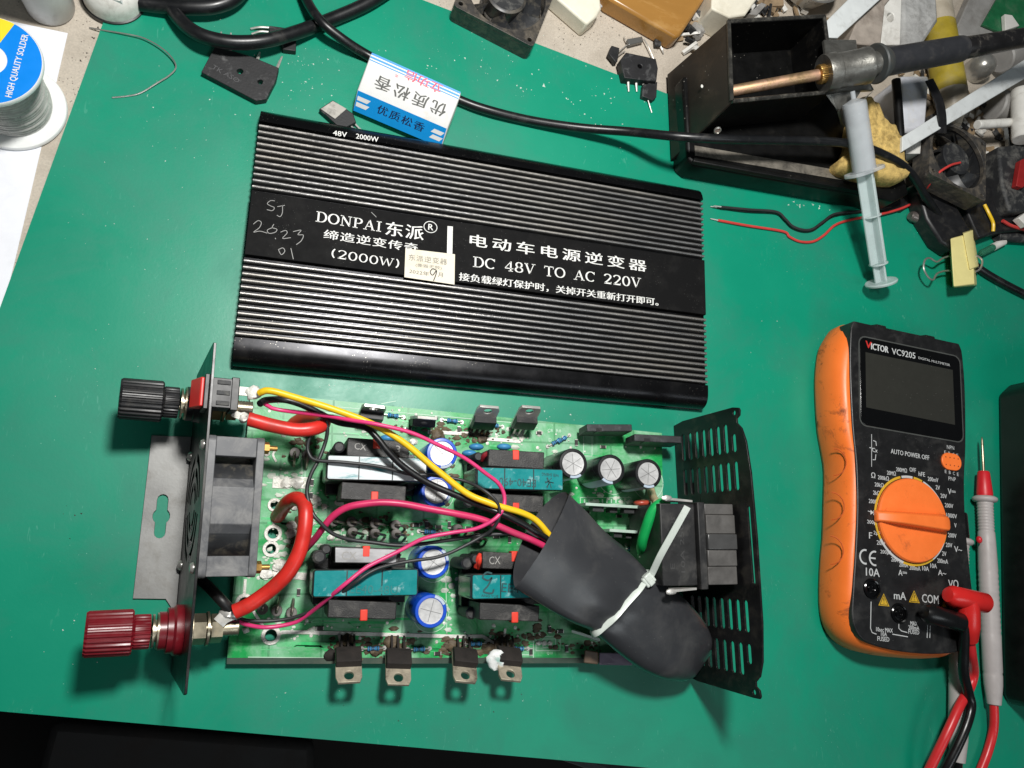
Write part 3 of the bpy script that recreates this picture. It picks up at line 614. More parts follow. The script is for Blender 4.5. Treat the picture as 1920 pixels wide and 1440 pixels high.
# small pads, tracks and crusts of flux
trk = MB(); pad = MB(); rn = random.Random(11)
def bpt(u, v): return pBL.lerp(pBR, u).lerp(pTL.lerp(pTR, u), v)
for i in range(46):
    u, v = rn.random() * .9 + .03, rn.choice((.04, .06, .08, .11, .14, .46, .48, .5, .52, .86, .9, .93, .96)) + rn.random() * .02; L_ = .03 + rn.random() * .09; k_ = rn.choice((-1, 1)) * .015
    P_ = [bpt(u, v), bpt(min(.99, u + L_), v), bpt(min(.99, u + L_ + .012), min(.99, max(.01, v + k_))), bpt(min(.99, u + L_ * 1.6), min(.99, max(.01, v + k_)))]
    trk.strip(P_, rn.choice((.5, .7, 1.2)), ZB + .02, .05)
part('copper_track', trk, mat('track_under_mask', (58, 186, 108), .32, var=.15, dirt=(180, 206, 186), da=.5, ds=60), board, kind='stuff')
for i in range(150):
    p = bpt(.02 + .96 * rn.random(), rn.choice((.03, .07, .1, .13, .3, .47, .5, .53, .7, .88, .92, .96)) + rn.random() * .03); r_q = .5 + rn.random() * .6
    pad.lathe([(r_q, ZB - .1), (r_q, ZB + .12), (r_q * .5, ZB + .45 * rn.random() + .15), (0, ZB + .3)], 9, T(p.x, p.y, 0), caps=False)
part('solder_dot', pad, M_solder, board, kind='stuff')
cr = MB(); cb = MB()
for cx, cy, sx, sy, n, m_ in ((540, 900, 36, 30, 60, cr), (525, 1050, 30, 40, 40, cr), (590, 950, 20, 30, 40, cr), (700, 800, 120, 20, 40, cr), (640, 1000, 60, 20, 30, cr), (1000, 850, 60, 30, 20, cr), (1150, 930, 80, 14, 30, cr), (650, 1212, 26, 16, 40, cb), (742, 1210, 34, 18, 50, cb), (858, 1212, 34, 18, 46, cb), (940, 1210, 34, 18, 56, cb), (895, 812, 36, 14, 40, cb), (790, 800, 50, 12, 22, cb), (560, 985, 20, 40, 20, cb), (850, 1000, 60, 12, 26, cb), (1010, 1190, 40, 20, 14, cb), (720, 985, 60, 20, 20, cb), (840, 890, 20, 60, 20, cb), (1080, 1215, 60, 12, 16, cb), (570, 830, 30, 30, 16, cb), (960, 812, 40, 10, 24, cr), (840, 1100, 12, 70, 24, cr), (560, 1180, 60, 20, 14, cr)):
    for _ in range(n * (2 if m_ is cb else 1)):
        p = w(cx + rn.gauss(0, sx * .6), cy + rn.gauss(0, sy * .6), ZB); p.z = ZB + .1
        m_.ball(p, .35 + rn.random() ** 2 * 1.3, 6, 4, .6, (1 + rn.random(), 1, .45))
part('flux_crust', cr, mat('white_flux_crust', (206, 214, 200), .6, var=.15, dirt=(150, 160, 140), da=.5, ds=200, bump=.5), board, kind='stuff')
part('burnt_crust', cb, M_flux, board, kind='stuff')

# ---- transformers: ferrite core, taped winding, bobbin
def transformer(core_hi, core_lo, wind, label, glary, txt=None, mark=True):
    """outlines are traced at the height of their top faces"""
    ZW, ZC = 45.0, 42.0
    cpts = px_poly(core_hi, ZC); dpts = px_poly(core_lo, ZC)
    core = MB().prism(cpts, ZB + 8, ZC).prism(dpts, ZB + 8, ZC)
    xs = [p.x for p in cpts + dpts]; yy = [p.y for p in cpts + dpts]
    core.box(min(xs) + 1, min(yy) + 1, ZB + 7, max(xs) - 1, max(yy) - 1, ZB + 13)
    o = part('transformer', core, M_ferrite, board, .5, label=label)
    W = px_poly(wind, ZW); x0 = sum(p.x for p in (W[0], W[3])) / 2; x1 = sum(p.x for p in (W[1], W[2])) / 2; y1 = (W[0].y + W[1].y) / 2; y0 = (W[2].y + W[3].y) / 2
    part('winding', MB().box(x0, y0, ZB + 9, x1, y1, ZW - .1), M_tape_k, o, 1.6)
    part('tape_face', MB().prism(rrect(x0 + .9, y0 + .6, x1 - .9, y1 - .6, .8), ZW - .1, ZW + .12), M_tealglare if glary else M_teal, o, .1)
    for fx in (.31, .64): part('tape_seam', MB().box(x0 + (x1 - x0) * fx, y0 + .7, ZW + .1, x0 + (x1 - x0) * (fx + .012), y1 - .7, ZW + .18), M_tape_k, o)
    bob = MB().box(x0 + 2, y0 - 5, ZB + .2, x1 - 2, y1 + 5, ZB + 9)
    for i in range(7): bob.lathe([(.6, ZB - 1), (.6, ZB + 3)], 6, T(x0 + 4 + i * (x1 - x0 - 8) / 6, y0 - 6.5, 0)).lathe([(.6, ZB - 1), (.6, ZB + 3)], 6, T(x0 + 4 + i * (x1 - x0 - 8) / 6, y1 + 6.5, 0))
    part('bobbin', bob, M_black, o, .4)
    cx = (min(xs) + max(xs)) / 2
    for P, s_ in ((cpts, 1), (dpts, -1)):
        ya = max(p.y for p in P); yb_ = min(p.y for p in P); e = ya if s_ > 0 else yb_
        yq = sorted((e - s_ * 5.4, e + s_ * .15))
        part('gap_tape', MB().box(cx - 1.9, yq[0], ZC - 6, cx + 1.9, yq[1], ZC + .2), M_redtape, o, .5)
    if txt:
        t = MB()
        for s, a, b, z, h in txt: text_px(t, s, a, b, z, h)
        part('lettering', t, mat('core_stamp', (150, 148, 144), .5), o)
    return o
transformer([(652, 820), (768, 828), (766, 862), (650, 856)], [(641, 903), (762, 912), (760, 942), (638, 936)], [(613, 848), (803, 862), (801, 905), (610, 899)], 'transformer with whitish glare painted on its teal face', True,
            [('CX', (664, 842), (686, 845), 42.05, 3.4), ('3', (741, 848), (750, 849), 42.05, 3.6)])
T2 = transformer([(917, 842), (1021, 848), (1020, 880), (915, 874)], [(915, 925), (1020, 930), (1018, 962), (912, 956)], [(894, 872), (1058, 882), (1057, 924), (892, 914)], 'transformer beside the black capacitors, reading EE40-490', False)
M_tk = mat('faded_black_print', (22, 70, 74), .5)
t = MB(); put_text(t, 'EE40-490', w(1005, 899, 45.3), w(936, 895, 45.3), 4.2, lift=.05); put_text(t, 'WEI SHENG', w(1048, 889, 45.3), w(1016, 886, 45.3), 1.6, lift=.05)
c = w(1030, 905, 45.3)
for a in range(5): t.strip([c + Vector((2.6 * math.cos(a), 3.2 * math.sin(a), .02)), c + Vector((.4 * a - 1, .5, .02)), c + Vector((2.4 * math.cos(a + 2.2), 3.4 * math.sin(a + 2.2), .02))], .4, 45.32, .05)
part('lettering', t, M_tk, T2)
T3 = transformer([(628, 1024), (752, 1029), (748, 1058), (627, 1056)], [(616, 1124), (744, 1130), (742, 1162), (614, 1158)], [(586, 1064), (786, 1070), (784, 1121), (585, 1117)], 'transformer with a clean teal face and a silvery scuffed core end', False,
            [('CX', (640, 1049), (668, 1050), 42.05, 4.0), ('3', (721, 1053), (732, 1053), 42.05, 4.0)])
t = MB(); text_px(t, 'EE40-48U', (655, 1112), (745, 1115), 45.2, 4.2); part('lettering', t, mat('very_faint_print', (26, 116, 116), .5), T3)
T4 = transformer([(905, 1034), (1030, 1040), (1028, 1070), (904, 1066)], [(900, 1130), (1012, 1136), (1010, 1166), (898, 1162)], [(884, 1071), (1056, 1080), (1054, 1127), (882, 1119)], 'transformer half covered by the black sleeve', False,
            [('CX', (917, 1058), (938, 1058), 42.05, 4.0)])
t = MB(); text_px(t, 'EE40', (940, 1110), (985, 1113), 45.2, 4.6); c = w(912, 1094, 45.3)
t.strip(spline([c + Vector(p) for p in ((3, 5, 0), (0, 5.5, 0), (-2, 3, 0), (1, 1.5, 0), (3, 3, 0), (1, -1, 0), (-1.5, -4, 0), (3, -5, 0), (4, -3, 0))], 4), .9, 45.22, .05); text_px(t, 'ANG YUE', (902, 1119), (934, 1121), 45.2, 1.3)
part('lettering', t, M_tk, T4)
part('scuff', MB().prism(px_poly([(629, 1027), (745, 1031), (742, 1055), (629, 1054)], 42), 42.04, 42.1), mat('scuffed_core', (170, 170, 172), .35, .5, var=.3, vs=90, dirt=(70, 70, 72), da=.6, ds=110, stretch=(.5, 1.4, 1)), T3)

for px, py, z, r, h in ((636, 838, 38, 3.0, 26), (599, 1044, 38, 3.4, 28), (612, 1030, 36, 2.6, 24), (897, 856, 36, 2.6, 24), (876, 1056, 36, 3.2, 26), (892, 1048, 38, 2.6, 26), (880, 940, 30, 3.4, 22), (885, 1150, 28, 3.2, 20), (770, 910, 30, 2.6, 22)):
    p = w(px, py, z); part('wound_lead', MB(T(p.x, p.y, z - h)).lathe([(r, -2), (r, h - 1), (r * .7, h), (0, h)], 14, caps=False), M_blackdull, board)
for px, py, z in ((893, 838, 18), (945, 838, 16), (727, 822, 20), (880, 850, 16)):
    part('ceramic_capacitor', MB().ball(w(px, py, z), 3.4, 14, 9, 0, (1.3, .6, 1)), M_bluebody, board)
part('core_winding', MB().tube([w(893, 1062, 34), w(897, 1048, 38), w(902, 1040, 38)], 1.6, 8, 4).tube([w(897, 1064, 34), w(900, 1052, 39), w(906, 1042, 38)], 1.4, 8, 4), M_redtape, board)
part('core_winding', MB().tube([w(903, 862, 34), w(908, 854, 37), w(914, 850, 37)], 1.4, 8, 4), mat('dark_red_lead', (126, 24, 34), .45), board)
# ---- capacitors
def cap_meshes(r, h, msl, blue):
    n = 32; sl = MB().lathe([(r, 0), (r, 1.2), (r * .97, 2), (r, 2.8), (r, h - .8), (r * .95, h - .1), (r * .80, h), (r * .76, h - .35)], n, caps=False)
    sc_ = MB(); top = MB().lathe([(0, h - .5), (r * .60, h - .45), (r * .77, h - .35)], n, caps=False)
    for a in range(2 if blue else 3):
        an = a * (90 if blue else 60) + 25; sc_.box(-r * .66, -.12, h - .5, r * .66, .12, h - .33, RZ(an))
    pts = circle(0, 0, r * 1.004, None, 7, R(-115), R(-65)); st = MB()
    vs = [(x, y, z) for x, y in pts for z in (2.9, h - .8)] + [(x * .955, y * .955, h - .02) for x, y in pts] + [(x * .80, y * .80, h + .06) for x, y in pts]
    fs = [(2 * i, 2 * i + 2, 2 * i + 3, 2 * i + 1) for i in range(6)] + [(2 * i + 1, 2 * i + 3, 14 + i + 1, 14 + i) for i in range(6)] + [(14 + i, 15 + i, 22 + i, 21 + i) for i in range(6)]
    st.add(vs, fs); return sl.mesh('capacitor', msl), top.mesh('top_disc', M_alu), st.mesh('stripe', M_stripe), sc_.mesh('score', M_score)
kb_ = cap_meshes(8.5, 31, M_capb, True); kk_ = cap_meshes(8.6, 33, M_capk, False)
def capacitor(px, py, h, ms, rot, label):
    p = w(px, py, ZB + h); p.z = ZB + .1
    o = add('capacitor', ms[0], board, T(p - ORG[board.name]) @ RZ(rot), label=label)
    d_ = add('top_disc', ms[1], o); add('stripe', ms[2], o); add('score', ms[3], o)
for px, py, rot, lb in ((829, 850, 20, 'blue capacitor at the top, crossed by the yellow wire'), (819, 921, 60, 'blue capacitor between the upper transformers, under the black wire'), (813, 1054, 120, 'blue capacitor beside the clean teal transformer, upper of the lower pair'), (808, 1146, 140, 'lowest blue capacitor')):
    capacitor(px, py, 31, kb_, rot, lb)
for px, py, rot, lb in ((1075, 869, 10, 'black capacitor touching the teal transformer'), (1146, 880, -20, 'middle black capacitor'), (1216, 888, 0, 'black capacitor nearest the vented panel')):
    capacitor(px, py, 33, kk_, rot, lb)

# ---- power transistors on both edges
def tq_meshes(burnt):
    mb_ = M_soot if burnt else mat('transistor_epoxy', (28, 28, 30), .5, var=.2, dirt=(120, 116, 110), da=.3, ds=150)
    body = MB().add([(-5, 0, 0), (5, 0, 0), (5, 0, 9), (-5, 0, 9), (-5, -3.2, .6), (5, -3.2, .6), (5, -3.2, 9), (-5, -3.2, 9), (-5, -4.4, 3), (5, -4.4, 3), (5, -4.4, 8.4), (-5, -4.4, 8.4)],
                    [(0, 3, 2, 1), (0, 1, 5, 4), (4, 5, 9, 8), (8, 9, 10, 11), (11, 10, 2, 3), (0, 4, 8, 11), (0, 11, 3), (1, 2, 10, 9), (1, 9, 5)])
    mt_ = mat('sooty_tab', (180, 170, 150), .42, .4, var=.25, vs=200, dirt=(58, 48, 40), da=.75, ds=110, dlo=.48, dhi=.62) if burnt else M_tin; ml_ = M_soot if burnt else M_tin
    tab = MB().plate([(-5.1, .2), (5.1, .2), (5.1, 13.4), (4.2, 15.6), (-4.2, 15.6), (-5.1, 13.4)], [circle(0, 12.6, 1.9, n=14)], 0, 1.3, RX(90))
    leads = []
    for k in (-1, 0, 1): leads.append(MB().box(k * 2.54 - .4, -2.3, -6, k * 2.54 + .4, -1.8, .4))
    return body.mesh('power_transistor', mb_), tab.mesh('heat_tab', mt_), [l.mesh('lead', ml_) for l in leads]
TQ = tq_meshes(False); TQB = tq_meshes(True)
def power_transistor(px, py, z, ms, rotz, tilt, label, roll=0):
    """px, py: foot of the body; tilt leans it away from the board"""
    p = w(px, py, z)
    return place_tr(T(p - ORG[board.name]) @ RZ(rotz) @ RX(tilt) @ RY(roll) @ Matrix.Scale(1.3, 4), ms, label)
def place_tr(M_, ms, label):
    o = add('power_transistor', ms[0], board, M_, .25, label=label)
    add('heat_tab', ms[1], o, None, .15)
    for l in ms[2]: add('lead', l, o)
    return o
# the lower row leans outward over the mat (fronts up); x axis along the board
for px, py, ms, tl_, rl, lb in ((652, 1219, TQB, 46, 0, 'charred transistor at the left end of the lower row'), (745, 1221, TQB, 50, -4, 'burnt transistor second in the lower row'), (868, 1221, TQB, 46, -8, 'sooty transistor third in the lower row'), (950, 1219, TQB, 46, -8, 'transistor beside the white blob of glue')):
    place_tr(T(w(px, py, ZB + 5.5) - ORG[board.name]) @ RZ(rl) @ RX(tl_) @ RZ(180) @ Matrix.Scale(1.30, 4), ms, lb)
for px, py, lb in ((901, 796, 'upright transistor with a bright tab, left of two'), (977, 796, 'upright transistor with a bright tab, right of two')):
    power_transistor(px, py, ZB + 5.5, TQ, -2, -24, lb)
power_transistor(694, 776, ZB + 3.5, TQ, -4, -5, 'upper row transistor leaning over the board edge under the yellow wire')
power_transistor(790, 782, ZB + 3.5, TQ, -2, 8, 'upper row transistor turned with its tab edge up')
M_big = mat('dull_black_epoxy', (44, 45, 47), .5, var=.2, dirt=(110, 112, 116), da=.35, ds=140)
def big_tr(px0, py0, px1, py1, z, label):
    a = w(px0, py0, z); b = w(px1, py1, z); d = (b - a).normalized(); L = (b - a).length; y_ = Vector((-d.y, d.x, 0))
    def q(u, v, zz): return a + d * u + y_ * v + Vector((0, 0, zz - z))
    m = MB().hexa([q(0, 0, z - 14), q(L, 0, z - 14), q(L, 4.6, z - 13), q(0, 4.6, z - 13)], [q(0, 1, z), q(L, 1, z), q(L, 5.4, z), q(0, 5.4, z)])
    o = part('large_transistor', m, M_big, board, .5, label=label)
    part('notch', MB().hexa([q(L * .2, .2, z - 5), q(L * .32, .2, z - 5), q(L * .32, 2.6, z - 5), q(L * .2, 2.6, z - 5)], [q(L * .2, .8, z + .2), q(L * .32, .8, z + .2), q(L * .32, 3, z + .2), q(L * .2, 3, z + .2)]), M_black, o)
    for k in range(3): part('lead', MB().hexa([q(L * (.3 + .2 * k), 2, ZB - 1), q(L * (.3 + .2 * k) + 1, 2, ZB - 1), q(L * (.3 + .2 * k) + 1, 2.6, ZB - 1), q(L * (.3 + .2 * k), 2.6, ZB - 1)], [q(L * (.3 + .2 * k), 2, z - 13), q(L * (.3 + .2 * k) + 1, 2, z - 13), q(L * (.3 + .2 * k) + 1, 2.6, z - 13), q(L * (.3 + .2 * k), 2.6, z - 13)]), M_tin, o)
big_tr(1101, 812, 1186, 812, 24, 'large black transistor above the black capacitors')
big_tr(1190, 830, 1278, 834, 24, 'large black transistor reaching to the vented panel')
fz = part('fuse_body', MB().hexa(px_poly([(1094, 1243), (1122, 1246), (1122, 1222), (1096, 1218)], 9), px_poly([(1094, 1243), (1122, 1246), (1122, 1222), (1096, 1218)], 14)), mat('brown_ceramic', (112, 92, 76), .5, var=.2), board, .8)
part('clear_tube', MB().hexa(px_poly([(1123, 1247), (1186, 1248), (1186, 1224), (1123, 1223)], 8), px_poly([(1123, 1247), (1186, 1248), (1186, 1224), (1123, 1223)], 14)), mat('lilac_clear_tube', (128, 116, 134), .15, var=.1, spec=.8), fz, .8)
part('glue_blob', MB().ball(w(931, 1237, 18), 5.2, 20, 12, .35, (1.1, 1, .8)).ball(w(927, 1240, 17), 3.4, 14, 9, .4), mat('white_glue', (232, 234, 232), .4, var=.05, dirt=(60, 170, 150), da=.6, ds=160, bump=.4, bs=800, sss=.2), board)
part('glue_stem', MB().tube([w(931, 1237, 17), w(934, 1226, 12), w(938, 1212, ZB)], 2.2, 8), M_flux, board)

# ---- small parts: standing diodes, resistors, riser boards
dio = MB().lathe([(2.6, 0), (2.8, .4), (2.8, 7.2), (2.4, 7.6), (0, 7.7)], 16, caps=False).mesh('diode', mat('diode_grey', (116, 112, 108), .55, var=.2, dirt=(50, 48, 46), da=.5, ds=180))
M_lead = mat('dull_lead', (150, 142, 132), .4, .8, var=.2)
lead_s = MB().tube([(0, 0, 7.4), (0, 0, 9.2), (0, -1.6, 10.2), (0, -4.4, 8), (0, -6.2, 3), (0, -6.6, -.4)], .75, 7, 4).mesh('lead', M_lead)
def diode(px, py, rot, z=9):
    p = w(px, py, ZB + z); p.z = ZB + .1; o = add('diode', dio, board, T(p - ORG[board.name]) @ RZ(rot)); add('lead', lead_s, o)
for px, py, rot in ((553, 848, 0), (577, 852, 0), (492, 1143, 170), (519, 1146, 172), (547, 1150, 174), (627, 977, 80), (660, 978, 80), (704, 981, 80), (743, 984, 80), (662, 998, 80), (704, 1000, 80), (744, 1001, 80), (860, 992, 80), (898, 1009, 80)): diode(px, py, rot)
rz_ = MB(RY(90)).lathe([(0, -3.2), (1.0, -3.1), (1.35, -2.6), (1.35, -1.8), (1.0, -1.3), (1.0, 1.3), (1.35, 1.8), (1.35, 2.6), (1.0, 3.1), (0, 3.2)], 12, caps=False).mesh('resistor', M_bluebody)
rbm = MB(RY(90)).lathe([(1.05, -1.0), (1.05, -.5)], 12, caps=False).lathe([(1.05, -.1), (1.05, .4)], 12, caps=False).lathe([(1.4, 1.9), (1.4, 2.3)], 12, caps=False).lathe([(1.4, -2.4), (1.4, -2.0)], 12, caps=False).mesh('band', M_band_k)
rlm = MB().tube([(-6, 0, -1.6), (-5.6, 0, -.2), (-3.2, 0, 0)], .35, 6, 3).tube([(6, 0, -1.6), (5.6, 0, -.2), (3.2, 0, 0)], .35, 6, 3).plate(circle(-6, 0, 1.2, n=10), [], -1.5, -1.0).plate(circle(6, 0, 1.2, n=10), [], -1.5, -1.0).mesh('lead', M_tin)
def resistor(px, py, rot, z=1.7, lift=0):
    p = w(px, py, ZB + z); o = add('resistor', rz_, board, T(p - ORG[board.name]) @ RZ(rot)); add('band', rbm, o); add('lead', rlm, o)
for px, py, rot in ((737, 779, -5), (848, 789, -4), (925, 797, -6), (1043, 828, 30), (1054, 824, 30), (700, 1216, 0), (786, 1217, 0), (893, 1207, 0), (972, 1216, -4), (806, 997, -3), (1187, 1029, 0)): resistor(px, py, rot)
smd = MB().box(-1.6, -.9, 0, 1.6, .9, .9).mesh('chip_resistor', mat('chip_resistor_body', (46, 42, 40), .5, var=.2)); sme = MB().box(-2.0, -.9, 0, -1.55, .9, .95).box(1.55, -.9, 0, 2.0, .9, .95).mesh('end_cap', M_tin)
for i, (px, py, a) in enumerate(((780, 985, 0), (800, 984, 90), (822, 988, 0), (842, 984, 90), (878, 990, 0), (930, 1006, 0), (955, 1012, 90), (1100, 960, 0), (1160, 968, 0), (1180, 966, 90), (780, 1020, 0), (690, 1010, 90), (585, 905, 90), (583, 930, 90), (1030, 1180, 90), (1050, 1184, 0), (1062, 1216, 90), (820, 1225, 0), (995, 1222, 90), (765, 805, 0), (860, 806, 90), (1010, 812, 0), (1080, 830, 90), (1130, 838, 0), (490, 830, 90), (600, 1178, 0), (560, 1110, 90))):
    p = w(px, py, ZB); o = add('chip_resistor', smd, board, T(p + Vector((0, 0, .05)) - ORG[board.name]) @ RZ(a)); add('end_cap', sme, o)
M_chip = mat('chip_black', (34, 34, 36), .5, var=.15, dirt=(90, 90, 90), da=.3, ds=200)
def riser(a, b, h, label):
    A, B = w(*a, ZB + h), w(*b, ZB + h); d = (B - A).normalized(); y_ = Vector((-d.y, d.x, 0)) * .8; zz = Vector((0, 0, h))
    o = part('riser_board', MB().hexa([A - zz - y_, B - zz - y_, B - zz + y_, A - zz + y_], [A - y_, B - y_, B + y_, A + y_]), mat('riser_edge', (176, 196, 184), .5, var=.1, dirt=(110, 150, 120), da=.4, ds=60), board, label=label)
    L = (B - A).length
    for k, (u, wd_) in enumerate(((.14, .17), (.42, .12), (.62, .16), (.84, .10))):
        p = A + d * (L * u) - Vector((0, 0, 3 + k % 2 * 2)) - y_; q_ = d * (L * wd_); n_ = -y_.normalized() * 3
        part('chip', MB().hexa([p + Vector((0, 0, -6)), p + q_ + Vector((0, 0, -6)), p + q_ + n_ + Vector((0, 0, -6)), p + n_ + Vector((0, 0, -6))], [p, p + q_, p + q_ + n_, p + n_]), M_chip, o, .2)
riser((1098, 945), (1220, 952), 20, 'upright control board with chips'); riser((1143, 994), (1232, 1000), 20, 'upright control board near the outlet')
part('film_capacitor', MB().ball(w(1204, 943, 20), 4, 14, 9, 0, (1.35, .55, 1)).ball(w(1204, 943, 13), 4, 12, 8, 0, (1.35, .55, 1.5)), mat('red_film_cap', (178, 74, 56), .35, var=.1, coat=.3), board)
part('film_capacitor', MB().ball(w(1206, 968, 14), 3.6, 12, 8, 0, (1.3, .55, 1.4)), mat('red_cap', (176, 34, 30), .35), board)
part('header_pin', MB().box(*(w(1128, 1192, ZB).xy), ZB, *(w(1128, 1192, ZB).xy + Vector((9, 2.2))), ZB + 7), M_black, board)
part('green_riser', MB().hexa(px_poly([(1078, 1186), (1120, 1204), (1120, 1198), (1078, 1180)], ZB), px_poly([(1072, 1186), (1125, 1202), (1125, 1197), (1072, 1181)], 18)), mat('pale_board_edge', (206, 222, 212), .5), board)
# thick jumper leads that rise from the board
part('jumper_lead', MB().tube([w(1226, 1046, ZB), w(1208, 1040, 18), w(1203, 1022, 34), (w(1212, 988, 42)), w(1224, 958, 46), w(1240, 944, 48), w(1252, 950, 49)], 3.0, 12), M_greenwire, board, label='green insulated lead arching up to the outlet')
part('lead_end', MB().ball(w(1205, 1040, 26), 3.1, 12, 8), mat('pale_wire_end', (170, 190, 168), .5), board)
part('jumper_lead', MB().tube([w(1218, 910, ZB), w(1224, 930, 20), w(1232, 944, 40)], 2.4, 10), mat('cream_sleeve', (196, 176, 140), .5, var=.1), board)
# ================================================================== front panel with fan, switch and binding posts
M_panel = mat('black_sheet_steel', (24, 24, 25), .34, .2, var=.25, dirt=(120, 116, 108), da=.22, ds=60)
M_flange = mat('worn_steel_lit_grey', (150, 150, 148), .42, .3, var=.12, vs=40, dirt=(96, 90, 80), da=.5, ds=60, dlo=.5, bump=.08)  # worn dark steel, lightened so the colour carries its reflected light
M_ventp = mat('dusty_black_sheet_steel', (26, 26, 27), .36, .25, var=.25, dirt=(128, 120, 106), da=.16, ds=110, dlo=.5, dhi=.75)
M_fan = mat('grey_black_fan_plastic', (88, 89, 92), .48, var=.14, dirt=(168, 166, 162), da=.4, ds=90, dlo=.45)
M_blade = mat('fan_blade', (40, 41, 43), .4, var=.2, dirt=(120, 112, 96), da=.5, ds=90)
M_darkred = mat('dark_red_plastic', (112, 20, 30), .32, var=.15, dirt=(90, 22, 28), da=.4, ds=90)
M_nickel = mat('dull_nickel', (178, 168, 146), .34, .9, var=.12, dirt=(110, 90, 60), da=.4, ds=160)
th_ = math.atan(13 / 65)
PM = Matrix(((0, math.sin(th_), math.cos(th_), -46), (1, 0, 0, 0), (0, math.cos(th_), -math.sin(th_), .3), (0, 0, 0, 1)))
def PN(u, v, n): return PM @ Vector((u, v, n))
panel = thing('front_panel', 'black metal end panel holding the fan, rocker switch and two screw terminals', 'end panel', (-46, 14, 0))
holes = []
FC = (18.6, 33.0)
for ra, rb in ((8.5, 12.5), (15.5, 19.5), (22.5, 26.5)):
    for k in range(4):
        a0, a1 = R(k * 90 + 9), R(k * 90 + 81); holes.append([(FC[0] + x, FC[1] + y) for x, y in circle(0, 0, rb, None, 10, a0, a1)] + [(FC[0] + x, FC[1] + y) for x, y in circle(0, 0, ra, None, 8, a1, a0)])
part('sheet', MB().plate([(-62.6, 0), (92, 0), (93.6, 30), (95.2, 63), (94.4, 66.3), (70, 67.6), (15, 69.2), (-40, 67.6), (-62, 66.3), (-63, 63)], holes, -.6, .6, PM), M_panel, panel, .15)
fl = [w(285, 817, 0).xy, Vector((-46.6, 57.6)), Vector((-46.6, -31)), Vector((-49, -30.5)), Vector((-52, -26.2)), w(250, 1122, 0).xy]
kc_ = w(303, 968, 0)
kh = [(kc_.x + x, kc_.y + y) for x, y in [(2.7 * math.cos(R(a)), 8.6 + 2.7 * math.sin(R(a))) for a in range(0, 181, 30)] + [(-2.7, 4)] + [(4.2 * math.cos(R(a)), 4.2 * math.sin(R(a))) for a in range(130, 231, 20)] + [(-2.7, -4)] + [(2.7 * math.cos(R(a)), -8.6 + 2.7 * math.sin(R(a))) for a in range(180, 361, 30)] + [(2.7, -4)] + [(4.2 * math.cos(R(a)), 4.2 * math.sin(R(a))) for a in range(-50, 51, 20)] + [(2.7, 4)]]
part('mounting_flange', MB().plate([(p.x, p.y) for p in fl], [kh], .3, 1.5), M_flange, panel, .15)

def fan_parts(size, th, hub_r, mfr, msl, label_m=None, solid=False):
    h = size / 2; ft = min(3.6, th * .22); hole = circle(0, 0, h * .93, n=40); ch = [circle(sx * (h * .86), sy * (h * .86), h * .055, n=8) for sx in (-1, 1) for sy in (-1, 1)]
    fr_ = MB(); o = rrect(-h, -h, h, h, h * .10)
    fr_.plate(o, [hole] + ch, 0, ft).plate(o, [hole] + ch, th - ft, th)
    du_ = MB().lathe([(h * .925, .3), (h * .955, .3), (h * .955, th - .3), (h * .925, th - .3)], 48, caps=False)  # duct takes the dark blade colour to imitate shade in the side recesses
    for sx in (-1, 1):
        for sy in (-1, 1): fr_.plate([(sx * h * .98, sy * h * .98), (sx * h * .70, sy * h * .98), (sx * h * .70, sy * h * .78), (sx * h * .78, sy * h * .70), (sx * h * .98, sy * h * .70)], [], ft - .05, th - ft + .05)
    if solid: fr_.plate(o, [circle(0, 0, h * .96, n=40)], ft - .05, th - ft + .05)
    else:
        for a in range(4): fr_.plate([(-h * .26, h * .99), (h * .26, h * .99), (h * .40, h * .86), (-h * .40, h * .86)], [], ft - .05, th - ft + .05, RZ(a * 90))
    st = MB().plate(circle(0, 0, hub_r * 1.1, n=28), [], .3, 1.6)
    for a in (20, 140, 260): st.box(hub_r, -1.3, .4, h * .95, 1.3, 2.2, RZ(a))
    hb = MB().lathe([(0, th - 1.2), (hub_r * .9, th - 1.2), (hub_r, th - 2), (hub_r, 2.2)], 32, caps=False)
    bl = MB(); n = 6; rows = []
    for i in range(n + 1):
        r_ = hub_r + (h * .91 - hub_r) * i / n; tw = 26 + 10 * i / n
        for j in range(4):
            a = R(tw * (j / 3) + 8 * i / n); rows.append(Vector((r_ * math.cos(a), r_ * math.sin(a), 2.6 + (th - 5.4) * (j / 3))))
    bl.add(rows, [(i * 4 + j, (i + 1) * 4 + j, (i + 1) * 4 + j + 1, i * 4 + j + 1) for i in range(n) for j in range(3)])
    lb = MB().plate(circle(0, 0, hub_r * .86, n=28), [], th - 1.18, th - 1.05)
    return dict(duct=du_.mesh('duct', msl), frame=fr_.mesh('frame', mfr, sharp=30), strut=st.mesh('strut', mfr), hub=hb.mesh('hub', msl), blade=bl.mesh('blade', msl), label=lb.mesh('hub_label', label_m or msl))
def fan_into(root, ms, M=None, part_name=None):
    """frame, strut, hub, blades; the frame is the part when part_name is given"""
    base = root; f = add(part_name or 'frame', ms['frame'], root, M, .3)
    if part_name: base = f; M = None
    add('duct', ms['duct'], base, M); add('strut', ms['strut'], base, M); add('hub', ms['hub'], base, M); add('hub_label', ms['label'], base, M)
    for k in range(7): add('blade', ms['blade'], base, (M or Matrix()) @ RZ(k * 360 / 7))
    return f
fm = fan_parts(65, 25.4, 13, M_fan, M_blade)
loc = PM @ T(FC[0], FC[1], .7); loc = T(-ORG[panel.name]) @ loc
pf_ = fan_into(panel, fm, loc, 'cooling_fan')
scr = MB(); nut = MB()
